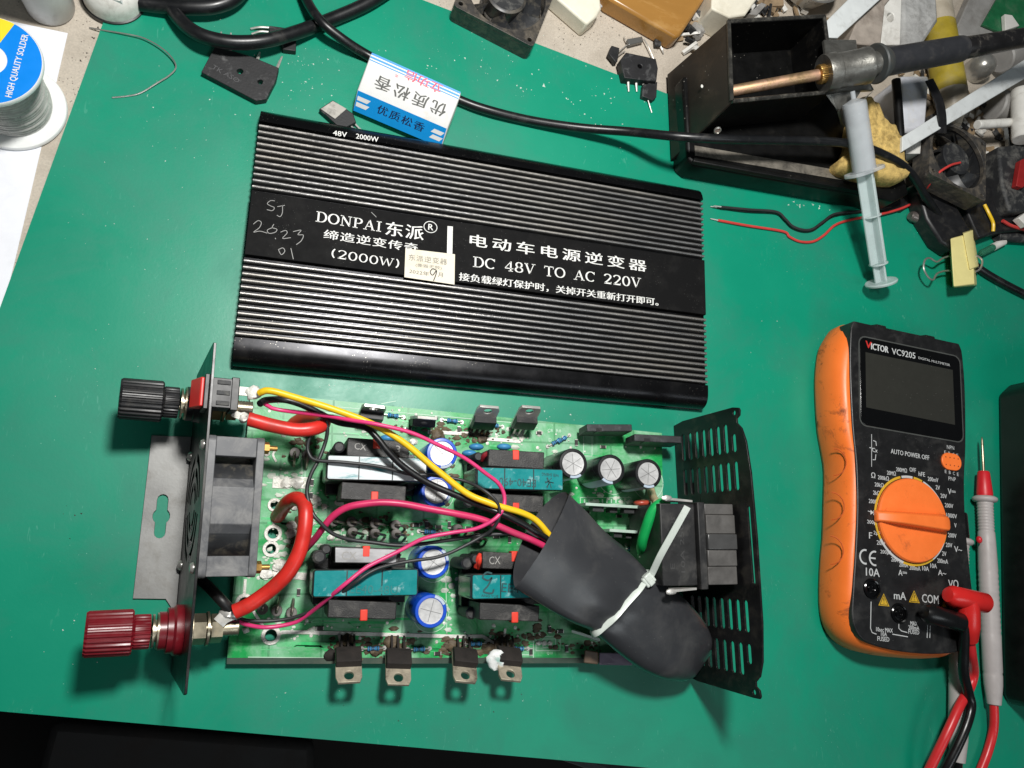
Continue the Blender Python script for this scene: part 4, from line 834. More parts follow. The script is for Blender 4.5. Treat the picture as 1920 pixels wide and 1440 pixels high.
for du in (-28, 28):
    for dv in (-27.5, 27.5):
        part('screw', MB(PM @ T(FC[0] + du, FC[1] + dv, -.6) @ RX(180)).lathe([(2.6, 0), (2.6, .5), (1.9, 1.6), (0, 2)], 12, caps=False), M_steel, panel)
        part('nut', MB(PM @ T(FC[0] + du, FC[1] + dv, 26.2)).lathe([(2.9, 0), (2.9, 2.6)], 6).lathe([(1.3, 2.6), (1.3, 6.5), (0, 6.8)], 10, caps=False), M_brass, panel)
def knurl(i): return 1.0 if i % 2 else .94
def post(u, v, m, names_label, big, cut=0.):
    """a screw terminal through the panel; outward is -n"""
    Mx = PM @ T(u, v, 0) @ RX(180)
    Mk = PM @ T(u, v, cut) @ RX(180)
    o = part('binding_post', MB(Mk).lathe([(0, .6), (11.2 if big else 9.5, .6), (11.6 if big else 10, 2), (11.6 if big else 10, 5.5), (10.4 if big else 9.2, 6.6), (10.4 if big else 9.2, 9), (8.6, 9.4), (8.6, 12.4), (0, 12.4)], 36, caps=False), m, panel, label=names_label)
    part('knob', MB(Mk @ T(0, 0, 1)).lathe([(7.6, 15), (7.8, 15.4), (7.8, 21.4), (7.4, 22), (9.6, 22.2), (10.3, 23), (10.1, 40.5), (9.4, 41.6), (0, 41.8)], 108, caps=True, rib=lambda i: 1.0 if (i % 4) < 2 else .95), m, o, sharp=30)
    part('washer', MB(Mk).lathe([(4, 12.4), (8.2, 12.4), (8.2, 13.2), (5, 13.3), (5, 14.2), (7.6, 14.3), (7.6, 15.2), (4, 15.2)], 30, caps=False), M_nickel, o)
    part('nut', MB(PM @ T(u, v, 0)).lathe([(10.5, .6), (10.5, 3.4)], 28).lathe([(7.2, 4), (7.2, 9.5)], 6).lathe([(8, 10), (8, 11), (6.4, 11.4)], 24).lathe([(6.8, 12), (6.8, 17)], 6), M_nickel if big else M_bronze, o)
    part('thread', MB(PM @ T(u, v, 0)).lathe([(3.6 + (.35 if j % 2 else 0), 3 + j * .7) for j in range(32)] + [(0, 25.4)], 16, caps=False), M_nickel, o, sharp=60)
post(70.6, 29, M_black, 'black knurled screw terminal', False, 5.2)
post(-38.4, 35, M_darkred, 'dark red knurled screw terminal', True, 1.6)
M_redsw = mat('red_rocker', (206, 48, 44), .4, var=.06)
sw = part('rocker_switch', MB(PM @ T(71.6, 56, 0)).box(-8.4, -6.6, -2.6, 8.4, 6.6, -.6).box(-7.2, -5.6, .6, 7.2, 5.6, 13.2).box(-8.0, -6.0, 9.5, 8.0, 6.0, 13), M_black, panel, .3)
part('rocker', MB(PM @ T(71.6, 56, 0)).add([(-7, -5, -2.6), (7, -5, -2.6), (7, 5, -2.6), (-7, 5, -2.6), (-7, -5, -7.8), (7, -5, -7.8), (7, 5, -4.2), (-7, 5, -4.2)], [(0, 1, 2, 3), (7, 6, 5, 4), (0, 4, 5, 1), (1, 5, 6, 2), (2, 6, 7, 3), (3, 7, 4, 0)]), M_redsw, sw, .5)
for du in (-5, 0, 5): part('rib', MB(PM @ T(71.6 + du, 56, 0)).box(-1, -5.6, 3, 1, 6.2, 9), M_blackdull, sw, .2)
part('terminal', MB().tube([PN(74, 57, 12), PN(74, 57.6, 17), PN(73.4, 58, 22)], 2.2, 4, 2, flat=(3.0, .7)).ball(PN(73.6, 58.4, 20), 3.0, 12, 8, .4, (1.3, 1.2, .6)), M_solder, sw)
part('terminal', MB().tube([PN(64, 52, 12), PN(63, 51, 15), PN(62, 50, 19)], 2.0, 4, 2, flat=(2.4, .7)).ball(PN(62.2, 50.2, 18), 2.7, 12, 8, .4), M_solder, sw)

# ================================================================== vented panel with outlet
vp = thing('vented_panel', 'black slotted metal end panel with the mains outlet, at the right end of the board', 'end panel', (247, 0, 0))
uu = Vector((-.012, 1, 0)).normalized(); vv = Vector((math.sin(R(5.2)), 0, math.cos(R(5.2)))); nn = uu.cross(vv).normalized(); vv = nn.cross(uu)
VM = Matrix(((uu.x, vv.x, nn.x, 245.0), (uu.y, vv.y, nn.y, 0), (uu.z, vv.z, nn.z, .5), (0, 0, 0, 1)))
vo = [(77, 0), (78.6, 10), (79, 60), (78, 65), (76.5, 66), (73.5, 65.4), (72, 62.8), (69.5, 62.8), (66, 66.5), (58, 69.5), (40, 71.6), (5, 72.4), (-40, 71.6), (-60, 69.5), (-68, 66.5), (-71, 62.8), (-73.5, 62.8), (-75, 65.4), (-78, 66), (-79.4, 65), (-79.6, 60), (-78.6, 10), (-77, 0)]
sl_ = []
for uc, L in ((61.5, 17), (39.5, 16.4), (-37.5, 17), (-60.5, 17)):
    for k in range(8):
        l2 = L * (.62 if (k == 7 and abs(uc) > 45) else 1); off = (L - l2) / 2 * (-1 if uc > 0 else 1)
        sl_.append(slot(uc + off * 1, 9.5 + 7.1 * k, l2, 3.5))
sl_.append(slot(1, 67.6, 42, 2.2)); sl_.append(circle(75.6, 61, 1.5, n=10)); sl_.append(circle(-76.6, 61, 1.5, n=10))
part('sheet', MB().plate(vo, sl_, -.6, .6, VM), M_ventp, vp, .12)
part('foot', MB().box(245.2, -40, .3, 258, 40, 1.5), M_ventp, vp, .2)
M_out = mat('black_outlet_moulding', (30, 30, 31), .5, var=.2, dirt=(90, 88, 84), da=.3, ds=120)
M_outg = mat('dusty_grey_outlet', (86, 84, 82), .45, var=.2, dirt=(48, 46, 44), da=.7, ds=60)
ol = part('outlet', MB().box(203, -21, 14, 224.5, 23.6, 54), M_out, vp, .6, label='black moulded back of the mains outlet')
part('outlet_collar', MB().box(224.5, -23, 12, 229, 24.5, 57.5), M_out, ol, .5)
M_outk = mat('outlet_gloss_rib', (70, 70, 70), .22, var=.15)
for y0, y1, z, m in ((17.6, 23.6, 57, M_outg), (7, 17.5, 58.2, M_outg), (-1.6, 6.9, 59.4, M_outk), (-10.6, -1.7, 58.2, M_outg), (-20.6, -10.7, 57.4, M_outg)):
    part('outlet_step', MB().box(229.1, y0, 14, 247.5, y1, z), m, ol, .5)
for y0, y1, zz in ((24.4, 21, 50), (-22, -18.5, 50)):
    s_ = 1 if y0 > 0 else -1
    part('terminal', MB().hexa([Vector((208, y0, zz)), Vector((223, y0, zz)), Vector((223, y0 + s_ * 1.2, zz)), Vector((208, y0 + s_ * 1.2, zz))], [Vector((206, y0 + s_ * 1, zz + 6)), Vector((223, y0, zz + 5)), Vector((223, y0 + s_ * 1.2, zz + 5)), Vector((206, y0 + s_ * 2.4, zz + 6))]).ball(Vector((207, y0 + s_ * 2, zz + 5)), 2.2, 10, 7, .3, (1.5, .8, .6)), M_tin, ol, .1)
t = MB()
for s, x, y0, y1 in (('E', 210.5, -12, -9), ('10A 250V', 217, -14, 18), ('ROHS', 212, 4, 16)): put_text(t, s, (x, y0, 54.05), (x, y1, 54.05), 2.6, lift=.05)
part('embossing', t, mat('embossed_plastic', (62, 62, 62), .45), ol)

# ================================================================== black sleeve with cable tie
M_sleeve = mat('black_heat_shrink', (50, 51, 54), .42, coat=.6, var=.12, vs=30, dirt=(120, 118, 114), da=.32, ds=30, dlo=.5, dhi=.8, specks=(150, 150, 148), sp_s=420, sp_t=.08, bump=.12, bs=260)
slv = thing('heat_shrink_sleeve', 'wide black heat shrink sleeve gathering the wires, open end up and cable tied', 'sleeve', w(1200, 1120, 0))
SEC = [((1066, 926), (966, 1102), 54.5, 8.4), ((1098, 958), (1006, 1128), 53, 8.2), ((1135, 997), (1045, 1152), 50, 7.6), ((1172, 1028), (1080, 1170), 47, 8.4), ((1206, 1064), (1106, 1181), 43, 8.8), ((1219, 1080), (1120, 1191), 41.5, 8.0), ((1238, 1090), (1138, 1206), 39, 9.0), ((1266, 1108), (1166, 1230), 35, 9.6), ((1296, 1138), (1203, 1256), 31, 9.0), ((1320, 1168), (1240, 1272), 27, 7.6), ((1332, 1194), (1264, 1276), 24, 6.0), ((1334, 1212), (1282, 1277), 22, 4.0), ((1329, 1230), (1297, 1272), 21.4, 1.6)]
rings = []
for i, (a, b, z, h) in enumerate(SEC):
    A, B = w(*a, z), w(*b, z); c = (A + B) / 2; e = (A - B) / 2; nx_ = Vector((e.y, -e.x, 0)).normalized(); rg = []
    for k in range(32):
        an = 2 * math.pi * k / 32; cu, su = math.cos(an), math.sin(an)
        f_ = min(1, i / 3.); p = c + e * (math.copysign(abs(cu) ** (1 - .15 * f_), cu)) + Vector((0, 0, h * math.copysign(abs(su) ** (1.5 - .7 * f_), su)))
        p += Vector((0, 0, 1.1 * noise.noise(Vector((i * .45, k * .3, 3))) + (.9 * math.sin(k * 1.7 + i) * math.exp(-((i - 4.6) / 1.6) ** 2) if su > 0 else 0)))
        if i == 0 and su < 0: p += -nx_ * -0 + (w(1000, 985, z) - w(1015, 1012, z)) * (-su) * 1.0
        rg.append(p)
    rings.append(rg)
def dense(rings, n=4):
    out = []
    for k in range(len(rings[0])):
        out.append(spline([r[k] for r in rings], n))
    return [[out[k][i] for k in range(len(out))] for i in range(len(out[0]))]
part('tube', MB().loft(dense(rings), c0=False, c1=True), M_sleeve, slv, sharp=80)
c4 = rings[4]; c5 = rings[5]
part('tie_band', MB().tube([(a + b) / 2 + ((a + b) / 2 - (sum(c4, Vector()) + sum(c5, Vector())) / 64).normalized() * .8 for a, b in zip(c4, c5)][::2], 1, 6, 3, True, flat=(2.0, .8)), mat('cable_tie_nylon', (206, 214, 206), .35, var=.05, sss=.15), slv)
M_tie = bpy.data.materials['cable_tie_nylon']
hd = w(1214, 1087, 49)
part('tie_head', MB(T(hd) @ RZ(40)).box(-3.4, -3, -3, 3.4, 3, 2.6).box(-2, -3.4, -1, 2, 3.4, 3.2), M_tie, slv, .7)
part('tie_tail', MB().tube([hd + Vector((-2, -1, 1)), hd + Vector((1.5, 3, 2)), w(1238, 1042, 60), w(1264, 995, 68), w(1289, 950, 74)], 1, 6, 5, flat=(2.1, .7)), M_tie, slv)
part('tie_loop', MB().tube([hd + Vector((-1, 1, -1)), w(1197, 1062, 47), w(1180, 1044, 44), w(1172, 1038, 40)], 1, 6, 5, flat=(1.8, .7)), M_tie, slv)

# ================================================================== wires
def wire(name, pts, r, m, label, cat='wire', n=10, group=None):
    P = wl(*pts); Q = spline(P, 6); m_ = len(Q)
    Q = [q + noise.noise_vector(q * .045 + Vector((r, 7 * r, 3))) * (.75 if 4 < i < m_ - 5 else 0) for i, q in enumerate(Q)]
    return single(name, MB().tube(Q, r, n, 1), m, label, cat, P[len(P) // 2])
wire('yellow_wire', [(486, 737, 56), (500, 733, 58), (530, 738, 58), (598, 758, 58), (680, 786, 58), (742, 817, 58), (802, 866, 56), (870, 920, 56), (916, 941, 57), (940, 949, 57), (977, 961, 56), (1006, 977, 54), (1029, 1003, 53), (1055, 1036, 52), (1075, 1060, 50)], 1.7, M_yellow, 'yellow wire running from the rocker switch into the black sleeve')
wire('black_wire', [(487, 757, 54), (500, 750, 50), (530, 748, 46), (560, 757, 46), (600, 776, 48), (636, 792, 50), (684, 801, 53), (708, 820, 54), (729, 845, 54), (758, 876, 53), (796, 901, 52), (846, 924, 52), (898, 945, 53), (938, 961, 55), (977, 981, 55), (1003, 997, 54), (1032, 1016, 53), (1072, 1058, 49)], 1.75, M_cable, 'thick black wire running beside the yellow wire into the sleeve')
wire('pink_wire', [(492, 755, 50), (512, 765, 48), (545, 772, 48), (605, 779, 52), (655, 787, 58), (706, 795, 62), (768, 811, 62), (820, 832, 61), (872, 858, 60), (911, 887, 59), (935, 907, 58), (945, 930, 57), (942, 955, 57), (925, 975, 57), (893, 991, 55), (846, 998, 52), (794, 1009, 50), (754, 1029, 49), (716, 1050, 49), (677, 1072, 49), (638, 1101, 48), (607, 1129, 38), (575, 1155, 28), (549, 1170, 24), (501, 1176, 24), (463, 1170, 28), (438, 1158, 32), (424, 1148, 34)], 1.05, M_pink, 'thin pink wire looping across the transformers to the red screw terminal')
wire('magenta_wire', [(540, 1066, ZB), (552, 1052, 14), (571, 1033, 24), (590, 1010, 34), (606, 988, 42), (626, 966, 46), (655, 949, 49), (700, 943, 51), (745, 945, 52), (800, 953, 52), (860, 963, 53), (910, 975, 53), (960, 998, 52), (1000, 1015, 52), (1035, 1034, 51), (1075, 1066, 49)], 1.8, M_magenta, 'thick magenta wire rising from the board into the black sleeve')
wire('thin_wire', [(612, 786, 48), (614, 806, 46), (610, 830, 44), (599, 861, 44), (584, 890, 44), (577, 923, 44), (586, 962, 46), (600, 980, 46), (625, 1001, 44), (660, 1012, 42), (706, 1018, 42), (747, 1023, 43), (794, 1020, 44), (860, 1011, 46), (898, 1004, 48), (950, 1001, 50), (985, 1006, 50), (1020, 1018, 50), (1060, 1052, 48)], 1.0, M_cable2, 'thin black wire sagging between the upper and lower transformers')
wire('thin_wire', [(600, 790, 48), (585, 812, 46), (578, 832, 45), (580, 850, 45), (594, 863, 46), (646, 867, 48), (716, 877, 48), (768, 889, 48), (820, 892, 49), (872, 901, 52), (909, 921, 58), (932, 944, 59), (935, 970, 57), (921, 994, 54), (906, 1004, 51), (872, 1022, 50), (820, 1044, 50), (768, 1053, 50), (706, 1067, 49), (664, 1092, 49), (625, 1122, 40), (590, 1142, 30), (549, 1157, 26), (501, 1165, 26), (463, 1163, 28), (444, 1153, 32), (426, 1138, 36)], .9, M_cable2, 'thin black wire crossing the whitish transformer and looping back to the red terminal')
wire('black_sleeved_wire', [(372, 1086, 10), (385, 1094, 24), (400, 1110, 34), (416, 1126, 38), (432, 1142, 36), (446, 1156, 32)], 2.6, M_rubber, 'black sleeved lead under the fan beside the red screw terminal')
wire('red_cable', [(466, 786, 50), (476, 788, 50), (511, 799, 49), (553, 806, 49), (588, 803, 48), (606, 794, 44), (604, 783, 34), (580, 781, 22), (558, 789, 12), (545, 800, ZB)], 3.5, M_red, 'thick red cable bending from the rocker switch down to the board', n=14)
wire('red_cable', [(520, 968, ZB), (524, 962, 12), (532, 950, 22), (545, 939, 32), (558, 935, 38), (569, 942, 42), (574, 958, 45), (573, 985, 46), (568, 1012, 46), (559, 1040, 46), (542, 1072, 45), (522, 1094, 43), (498, 1114, 41), (468, 1134, 40), (440, 1147, 39)], 3.7, M_red, 'thick red cable arching from a board hole to the red screw terminal', n=14)
lug = MB().ball(w(432, 1150, 36), 3.6, 12, 8, .2, (1.6, 1, .7)).tube([w(436, 1150, 37), w(420, 1158, 37), w(410, 1168, 37)], 2, 8, 3, flat=(3.2, .8))
single('cable_lug', lug, M_tin, 'dull crimped lug joining the red cable to the red screw terminal', 'cable lug', w(432, 1150, 33))
# ================================================================== multimeter
MV = Vector((.1006, .995, 0)).normalized(); MU = Vector((MV.y, -MV.x, 0)); MO = Vector((397.6, -67.9, 0))
def mu(u, v, z=0): return MO + MU * u + MV * v + Vector((0, 0, z))
meter = thing('multimeter', 'digital multimeter in a grubby orange holster, black face, dial turned right', 'multimeter', mu(-5, 108, 0))
M_or = mat('orange_rubber', (250, 122, 48), .40, var=.08, vs=40, dirt=(84, 44, 24), da=.85, ds=55, dlo=.575, dhi=.70, bump=.06)
M_ordial = mat('orange_dial', (252, 124, 54), .42, var=.05, dirt=(110, 56, 26), da=.6, ds=70, dlo=.58, dhi=.72)
M_face = mat('black_meter_face', (25, 25, 26), .42, var=.2, dirt=(120, 118, 114), da=.12, ds=60, specks=(140, 140, 138), sp_s=600, sp_t=.09, bump=.08, bs=1600)
M_bezel = mat('glossy_black_bezel', (9, 9, 10), .16, var=.1, specks=(130, 130, 126), sp_s=420, sp_t=.07)
M_lcd = mat('blank_lcd', (48, 48, 44), .18, var=.06, specks=(170, 170, 165), sp_s=420, sp_t=.06)
left = [(-34, 212.5), (-42, 217), (-49, 216), (-55.5, 207), (-60, 197), (-62.2, 178), (-61.6, 159), (-60, 141), (-57, 127), (-54.6, 113), (-55.2, 88), (-56, 67), (-57.6, 53), (-58.4, 26), (-54.6, 10.5), (-45, 1.5), (-26, -2.8)]
ol_ = [(u, v) for u, v in left] + [(-13 - u, v) for u, v in reversed(left)]
ol_ = [(p.x, p.y) for p in spline([Vector((u, v, 0)) for u, v in ol_], 3, True)]
def mring(z, s, grip=0): return [mu((u + 5) * (1 - s / 57) - 5, (v - 108) * (1 - s / 112) + 108, z) for u, v in ol_]
part('holster', MB().loft([mring(.1, 4), mring(1.2, 1.4), mring(4, .3), mring(13, 0), mring(20, 1.2), mring(24.5, 3.4), mring(27, 6), mring(27.6, 7.6), mring(27.4, 9.4)]), M_or, meter, sharp=60)
for i, (px, py) in enumerate(((1562, 868), (1558, 950), (1556, 1032))):
    c = w(px, py, 17); d = (w(px, py + 10, 17) - c).normalized()
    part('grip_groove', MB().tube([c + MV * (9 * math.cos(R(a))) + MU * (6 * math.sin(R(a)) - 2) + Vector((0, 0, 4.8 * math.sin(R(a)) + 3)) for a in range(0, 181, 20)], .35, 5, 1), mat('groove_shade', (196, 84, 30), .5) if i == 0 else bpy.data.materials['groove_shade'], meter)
fl_ = [(-40, 215), (-50.8, 213.6), (-53.2, 200), (-53.6, 177), (-52, 141), (-49.4, 116.5), (-48.9, 88), (-50.6, 60), (-52.8, 35), (-53.4, 19), (-48.4, 8.4), (-37, 4), (-17, 1.6)]
fo = fl_ + [(-10 - u, v) for u, v in reversed(fl_)]
fo = [(p.x, p.y) for p in spline([Vector((u, v, 0)) for u, v in fo], 3, True)]
ZM = 28.4
part('face', MB().prism([mu(u, v).xy for u, v in fo], 14, ZM), M_face, meter, .8)
for u0, u1 in ((-30, -22), (12, 20)): part('tab', MB().hexa([mu(u0, 214, 18), mu(u1, 214, 18), mu(u1, 218.6, 18), mu(u0, 218.6, 18)], [mu(u0, 214, 27.8), mu(u1, 214, 27.8), mu(u1, 217, 27), mu(u0, 217, 27)]), M_face, meter, .6)
zb = ZM
def m_uv(px, py, z=ZM): d = w(px, py, z) - MO; return d.dot(MU), d.dot(MV)
u0, v0 = m_uv(1612, 790); u1, v1 = m_uv(1798, 670); u0 = (u0 + m_uv(1612, 622)[0]) / 2
bz = part('bezel', MB().prism([mu(u, v).xy for u, v in rrect(u0, v0 - 2, u1, v1 - 0, 5)], ZM - 1, ZM + .55), M_bezel, meter, .3)
part('bezel_line', MB().plate([mu(u, v).xy for u, v in rrect(u0 - .9, v0 - 2.9, u1 + .9, v1 + .9, 5.5)], [[mu(u, v).xy for u, v in rrect(u0 - .05, v0 - 2.05, u1 + .05, v1 + .05, 5)]], ZM - .5, ZM + .3), mat('bezel_edge', (74, 76, 74), .35, var=.15), bz)
su0, sv0 = m_uv(1623, 764); su1, sv1 = m_uv(1785, 694)
part('screen', MB().prism([mu(u, v).xy for u, v in ((su0, sv0), (su1, sv0 - 1), (su1, sv1), (su0, sv1))], ZM + .56, ZM + .62), M_lcd, meter)
M_mprint = mat('meter_white_print', (192, 194, 194), .5, var=.05)
t = MB(); text_px(t, 'ICTOR', (1633, 655), (1665, 662), ZM + .6, 4.6, bold=.03); text_px(t, 'VC9205', (1672, 664), (1716, 673), ZM + .6, 4.4, bold=.01); text_px(t, 'DIGITAL MULTIMETER', (1722, 673), (1781, 687), ZM + .6, 1.7)
part('lettering', t, M_mprint, bz); part('lettering', text_px(MB(), 'V', (1622, 651), (1633, 654), ZM + .6, 4.8, bold=.03), mat('meter_red_print', (196, 48, 44), .5), bz)
t = MB()
def mt(s, cx, cy, h, wd, **k):
    c = w(cx, cy, ZM); put_text(t, s, c - MU * wd / 2 - MV * h / 2, c + MU * wd / 2 - MV * h / 2, h, **k)
text_px(t, 'AUTO POWER OFF', (1670, 850), (1742, 863), ZM, 3.2, bold=.01)
mt('NPN', 1782, 839, 2.6, 6.2); mt('PNP', 1785, 898, 2.6, 6.2)
for i, ch in enumerate('EBCE'): mt(ch, 1772 + 7.6 * i, 848 + 2 * i, 2.2, 1.5); mt(ch, 1773 + 7.6 * i, 884 + 1.8 * i, 2.2, 1.5)
for s, x, y in (('200MΩ', 1690, 881), ('20MΩ', 1671, 887), ('200kΩ', 1656, 896), ('20kΩ', 1648, 909), ('2kΩ', 1643, 924), ('200Ω', 1637, 940), ('200μF', 1636, 980), ('2μF', 1644, 1000), ('20nF', 1652, 1018), ('200μA', 1661, 1036), ('2mA', 1677, 1049), ('20mA', 1694, 1059), ('200mA', 1715, 1065), ('10A', 1735, 1066), ('10A', 1750, 1061), ('200mA', 1767, 1052), ('2V', 1770, 1038), ('20V', 1779, 1022), ('200V', 1785, 1004), ('V', 1791, 985), ('1000V', 1784, 967), ('200V', 1779, 948), ('20V', 1769, 930), ('2V', 1758, 914), ('200mV', 1749, 899), ('hFE', 1728, 889), ('OFF', 1711, 881)):
    mt(s, x, y, 2.9, 1.75 * len(s) if len(s) > 1 else 1.8, bold=.012)
for s, x, y, h, wd in (('Ω', 1637, 891, 3.6, 3.2), ('F', 1632, 1004, 4, 2.4), ('V⎓', 1784, 922, 3.8, 6.4), ('V~', 1796, 1030, 3.8, 6.4), ('A⎓', 1692, 1074, 3.6, 6.6), ('A~', 1766, 1074, 3.6, 6.6), ('10A', 1636, 1073, 5, 10.5), ('mA', 1687, 1117, 4.8, 9.4), ('COM', 1744, 1123, 5.4, 13.4), ('VΩ', 1787, 1095, 5.6, 8.2), ('10sec MAX', 1658, 1181, 2.6, 12.6), ('10A', 1657, 1189, 2.4, 4.4), ('FUSED', 1656, 1198, 2.8, 9), ('MAX', 1713, 1169, 2.6, 5.4), ('200mA', 1713, 1177, 2.6, 8.4), ('FUSED', 1713, 1185, 2.6, 8.4), ('Cx', 1640, 844, 2.8, 4.2)):
    mt(s, x, y, h, wd, bold=.012)
def ml(*pts, wd=.55): t.strip([w(x, y, ZM) for x, y in pts], wd, ZM + .1, .05)
ml((1633, 1128), (1632, 1178), (1635, 1186), (1643, 1189)); ml((1685, 1166), (1685, 1178), (1690, 1183), (1701, 1186)); ml((1673, 1189), (1702, 1194)); ml((1739, 1172), (1738, 1196)); ml((1744, 1173), (1743, 1196))
ml((1634, 814), (1634, 875), wd=.4); ml((1637, 826), (1642, 828), (1643, 836)); ml((1642, 852), (1641, 862), (1636, 862)); ml((1630, 839), (1637, 841))
ml((1627, 958), (1636, 961), (1644, 963), wd=.45); t.add([w(1632, 956, ZM) + Vector((0, 0, .12)), w(1632, 965, ZM) + Vector((0, 0, .12)), w(1638, 961, ZM) + Vector((0, 0, .12))], [(0, 1, 2)]); ml((1638, 957), (1638, 966), wd=.45)
# the CE mark: two open rings
def ce(cx, cy, bar):
    c = w(cx, cy, ZM); pts = [c + MU * (4.0 * math.cos(R(a))) + MV * (4.3 * math.sin(R(a))) for a in range(75, 286, 15)]; t.strip(pts, 1.15, ZM + .1, .05)
    if bar: t.strip([c - MU * 3.6, c + MU * .6], 1.0, ZM + .11, .05)
ce(1622, 1044, False); ce(1640, 1047, True)
part('lettering', t, M_mprint, meter)
M_tri = mat('yellow_warning_print', (206, 166, 44), .5); t2 = MB(); t3 = MB()
for x, y, k in ((1657, 1125, 1), (1714, 1119, 1), (1770, 1133, .5)):
    c = w(x, y, ZM); q3 = [c - MU * 4.2 * k - MV * 3.6 * k, c + MU * 4.2 * k - MV * 3.6 * k, c + MV * 4 * k]
    t2.prism([p.xy for p in q3], ZM + .02, ZM + .14)
    q4 = [c - MU * 3.1 * k - MV * 3.0 * k, c + MU * 3.1 * k - MV * 3.0 * k, c + MV * 2.9 * k]
    for i in range(3): t3.strip([q4[i], q4[(i + 1) % 3]], .35 * k, ZM + .15, .04)
    put_text(t3, '!', c - MU * .35 * k - MV * 2.2 * k, c + MU * .35 * k - MV * 2.2 * k, 3.4 * k, lift=.16)
part('warning_triangle', t2, M_tri, meter); part('warning_outline', t3, M_print_k, meter)
dc = mu(-6.6, 84.6, ZM)
for a0, a1, col in ((100, 178, 'y'), (178, 205, 'y'), (205, 250, 'w'), (250, 300, 'y'), (300, 330, 'w'), (330, 352, 'y'), (14, 62, 'w'), (64, 78, 'y'), (80, 98, 'w')):
    P = circle(dc.x, dc.y, 29.4, None, 14, R(a0), R(a1)) + circle(dc.x, dc.y, 27.8, None, 14, R(a1), R(a0))
    part('range_arc', MB().plate(P, [], ZM + .02, ZM + .16), M_tri if col == 'y' else M_mprint, meter)
dl = part('dial', MB(at_c(dc)).lathe([(0, -1), (27.2, -1), (27.4, 2.0), (26.6, 3.0), (24, 3.2), (0, 3.2)], 72, caps=False), M_ordial, meter)
pa, pb_ = w(1655, 968, ZM + 8), w(1786, 984, ZM + 8); pd = (pb_ - pa).normalized(); pq = Vector((-pd.y, pd.x, 0)); L = (pb_ - pa).length
rg = []
for k in range(13):
    f = k / 12; wd_ = 3.6 + 2.4 * f if f < .96 else 3.4; hgt = 3.4 + 6.6 * min(1, f * 4) ** .6 * min(1, (1 - f) * 9 + .45)
    c = pa + pd * (L * f); c.z = ZM
    rg.append([c + pq * (wd_ * 1.25), c + pq * (wd_ * 1.1) + Vector((0, 0, hgt * .6)), c + pq * wd_ * .72 + Vector((0, 0, hgt)), c - pq * wd_ * .72 + Vector((0, 0, hgt)), c - pq * (wd_ * .85) + Vector((0, 0, hgt * .5)), c - pq * (wd_ * .95)])
part('pointer', MB().loft(rg), M_ordial, dl, .8, sharp=50)
sc_ = w(1782, 866, ZM)
so = part('transistor_socket', MB().prism([(p + MU * x + MV * y).xy for p in (sc_,) for x, y in slot(0, 0, 16.5, 11.6, 7)], ZM - .2, ZM + 1.4), M_ordial, meter, .4)
hl = MB()
for i in range(4):
    for dv in (2.6, -2.6): c = sc_ + MU * (-5.2 + 3.5 * i) + MV * dv; hl.prism(circle(c.x, c.y, .5, n=8), ZM + 1.38, ZM + 1.46)
part('pin_hole', hl, mat('orange_hole', (130, 60, 30), .6), so)
for x, y in ((1634, 1104), (1685, 1150)):
    c = w(x, y, ZM)
    jk = part('input_jack', MB(at_c(c)).lathe([(6.4, -.1), (6.2, 1.0), (5.5, 1.5), (4.8, 1.3), (4.5, .2), (2.7, .15), (2.7, 1.0), (2.1, 1.1), (1.8, .9), (1.7, .12), (0, .12)], 32, caps=False), M_bezel, meter)
# ---- test leads
M_redplug = mat('red_plug', (206, 38, 36), .32, var=.06); M_blkplug = mat('black_plug', (16, 16, 17), .3, var=.1); M_probe = mat('grey_probe_grip', (178, 172, 170), .45, var=.05, dirt=(140, 132, 128), da=.3, ds=60)
M_redcab = mat('red_test_cable', (208, 44, 48), .34, var=.05); M_dred = mat('red_probe_tip', (204, 34, 44), .38, var=.06)
def elbow(name, label, jack, a, b, zc, m, r, cable, mc, rc):
    o = thing(name, label, 'test lead', w(jack[0], jack[1], ZM))
    A, B = w(a[0], a[1], zc), w(b[0], b[1], zc); J = w(jack[0], jack[1], ZM); d = (B - A).normalized()
    part('plug', MB(frame(A, B)).lathe([(0, -r * .75), (r * .7, -r * .6), (r, -r * .1), (r, (B - A).length - 1), (r * .88, (B - A).length), (0, (B - A).length + .8)], 28, caps=False), m, o)
    part('stem', MB().tube([J + Vector((0, 0, .3)), (J + A) / 2 + Vector((0, 0, 1)), A], [r * .96, r * .95, r * .8], 20, 4), m, o)
    part('cable', MB().tube(wl(*cable), rc, 14, 6), mc, o)
    return o
lb_ = elbow('test_lead', 'black test lead whose elbow plug sits in the COM socket of the multimeter', (1740, 1150), (1741, 1150), (1803, 1168), ZM + 11, M_blkplug, 6.0,
            [(1800, 1166, ZM + 11), (1808, 1180, 38), (1807, 1220, 32), (1807, 1262, 26), (1816, 1300, 20), (1820, 1328, 19), (1806, 1374, 19), (1774, 1440, 14), (1745, 1490, 4), (1720, 1530, 4)], M_blkplug, 3.2)
lr_ = elbow('test_lead', 'red test lead plugged into the VΩ socket, its red tipped grey probe beside the meter', (1788, 1124), (1786, 1117), (1849, 1131), ZM + 12, M_redplug, 6.4,
            [(1818, 1196, 34), (1822, 1228, 28), (1826, 1260, 16), (1818, 1290, 14), (1800, 1322, 18), (1776, 1374, 18), (1744, 1440, 12), (1720, 1490, 4)], M_redcab, 3.0)
part('strain_relief', MB().tube([w(1815, 1126, ZM + 12), w(1817, 1150, ZM + 11), w(1818, 1175, ZM + 9), w(1819, 1200, ZM + 5)], [6.2, 6.4, 6.2, 4.6], 18, 5), M_redplug, lr_)
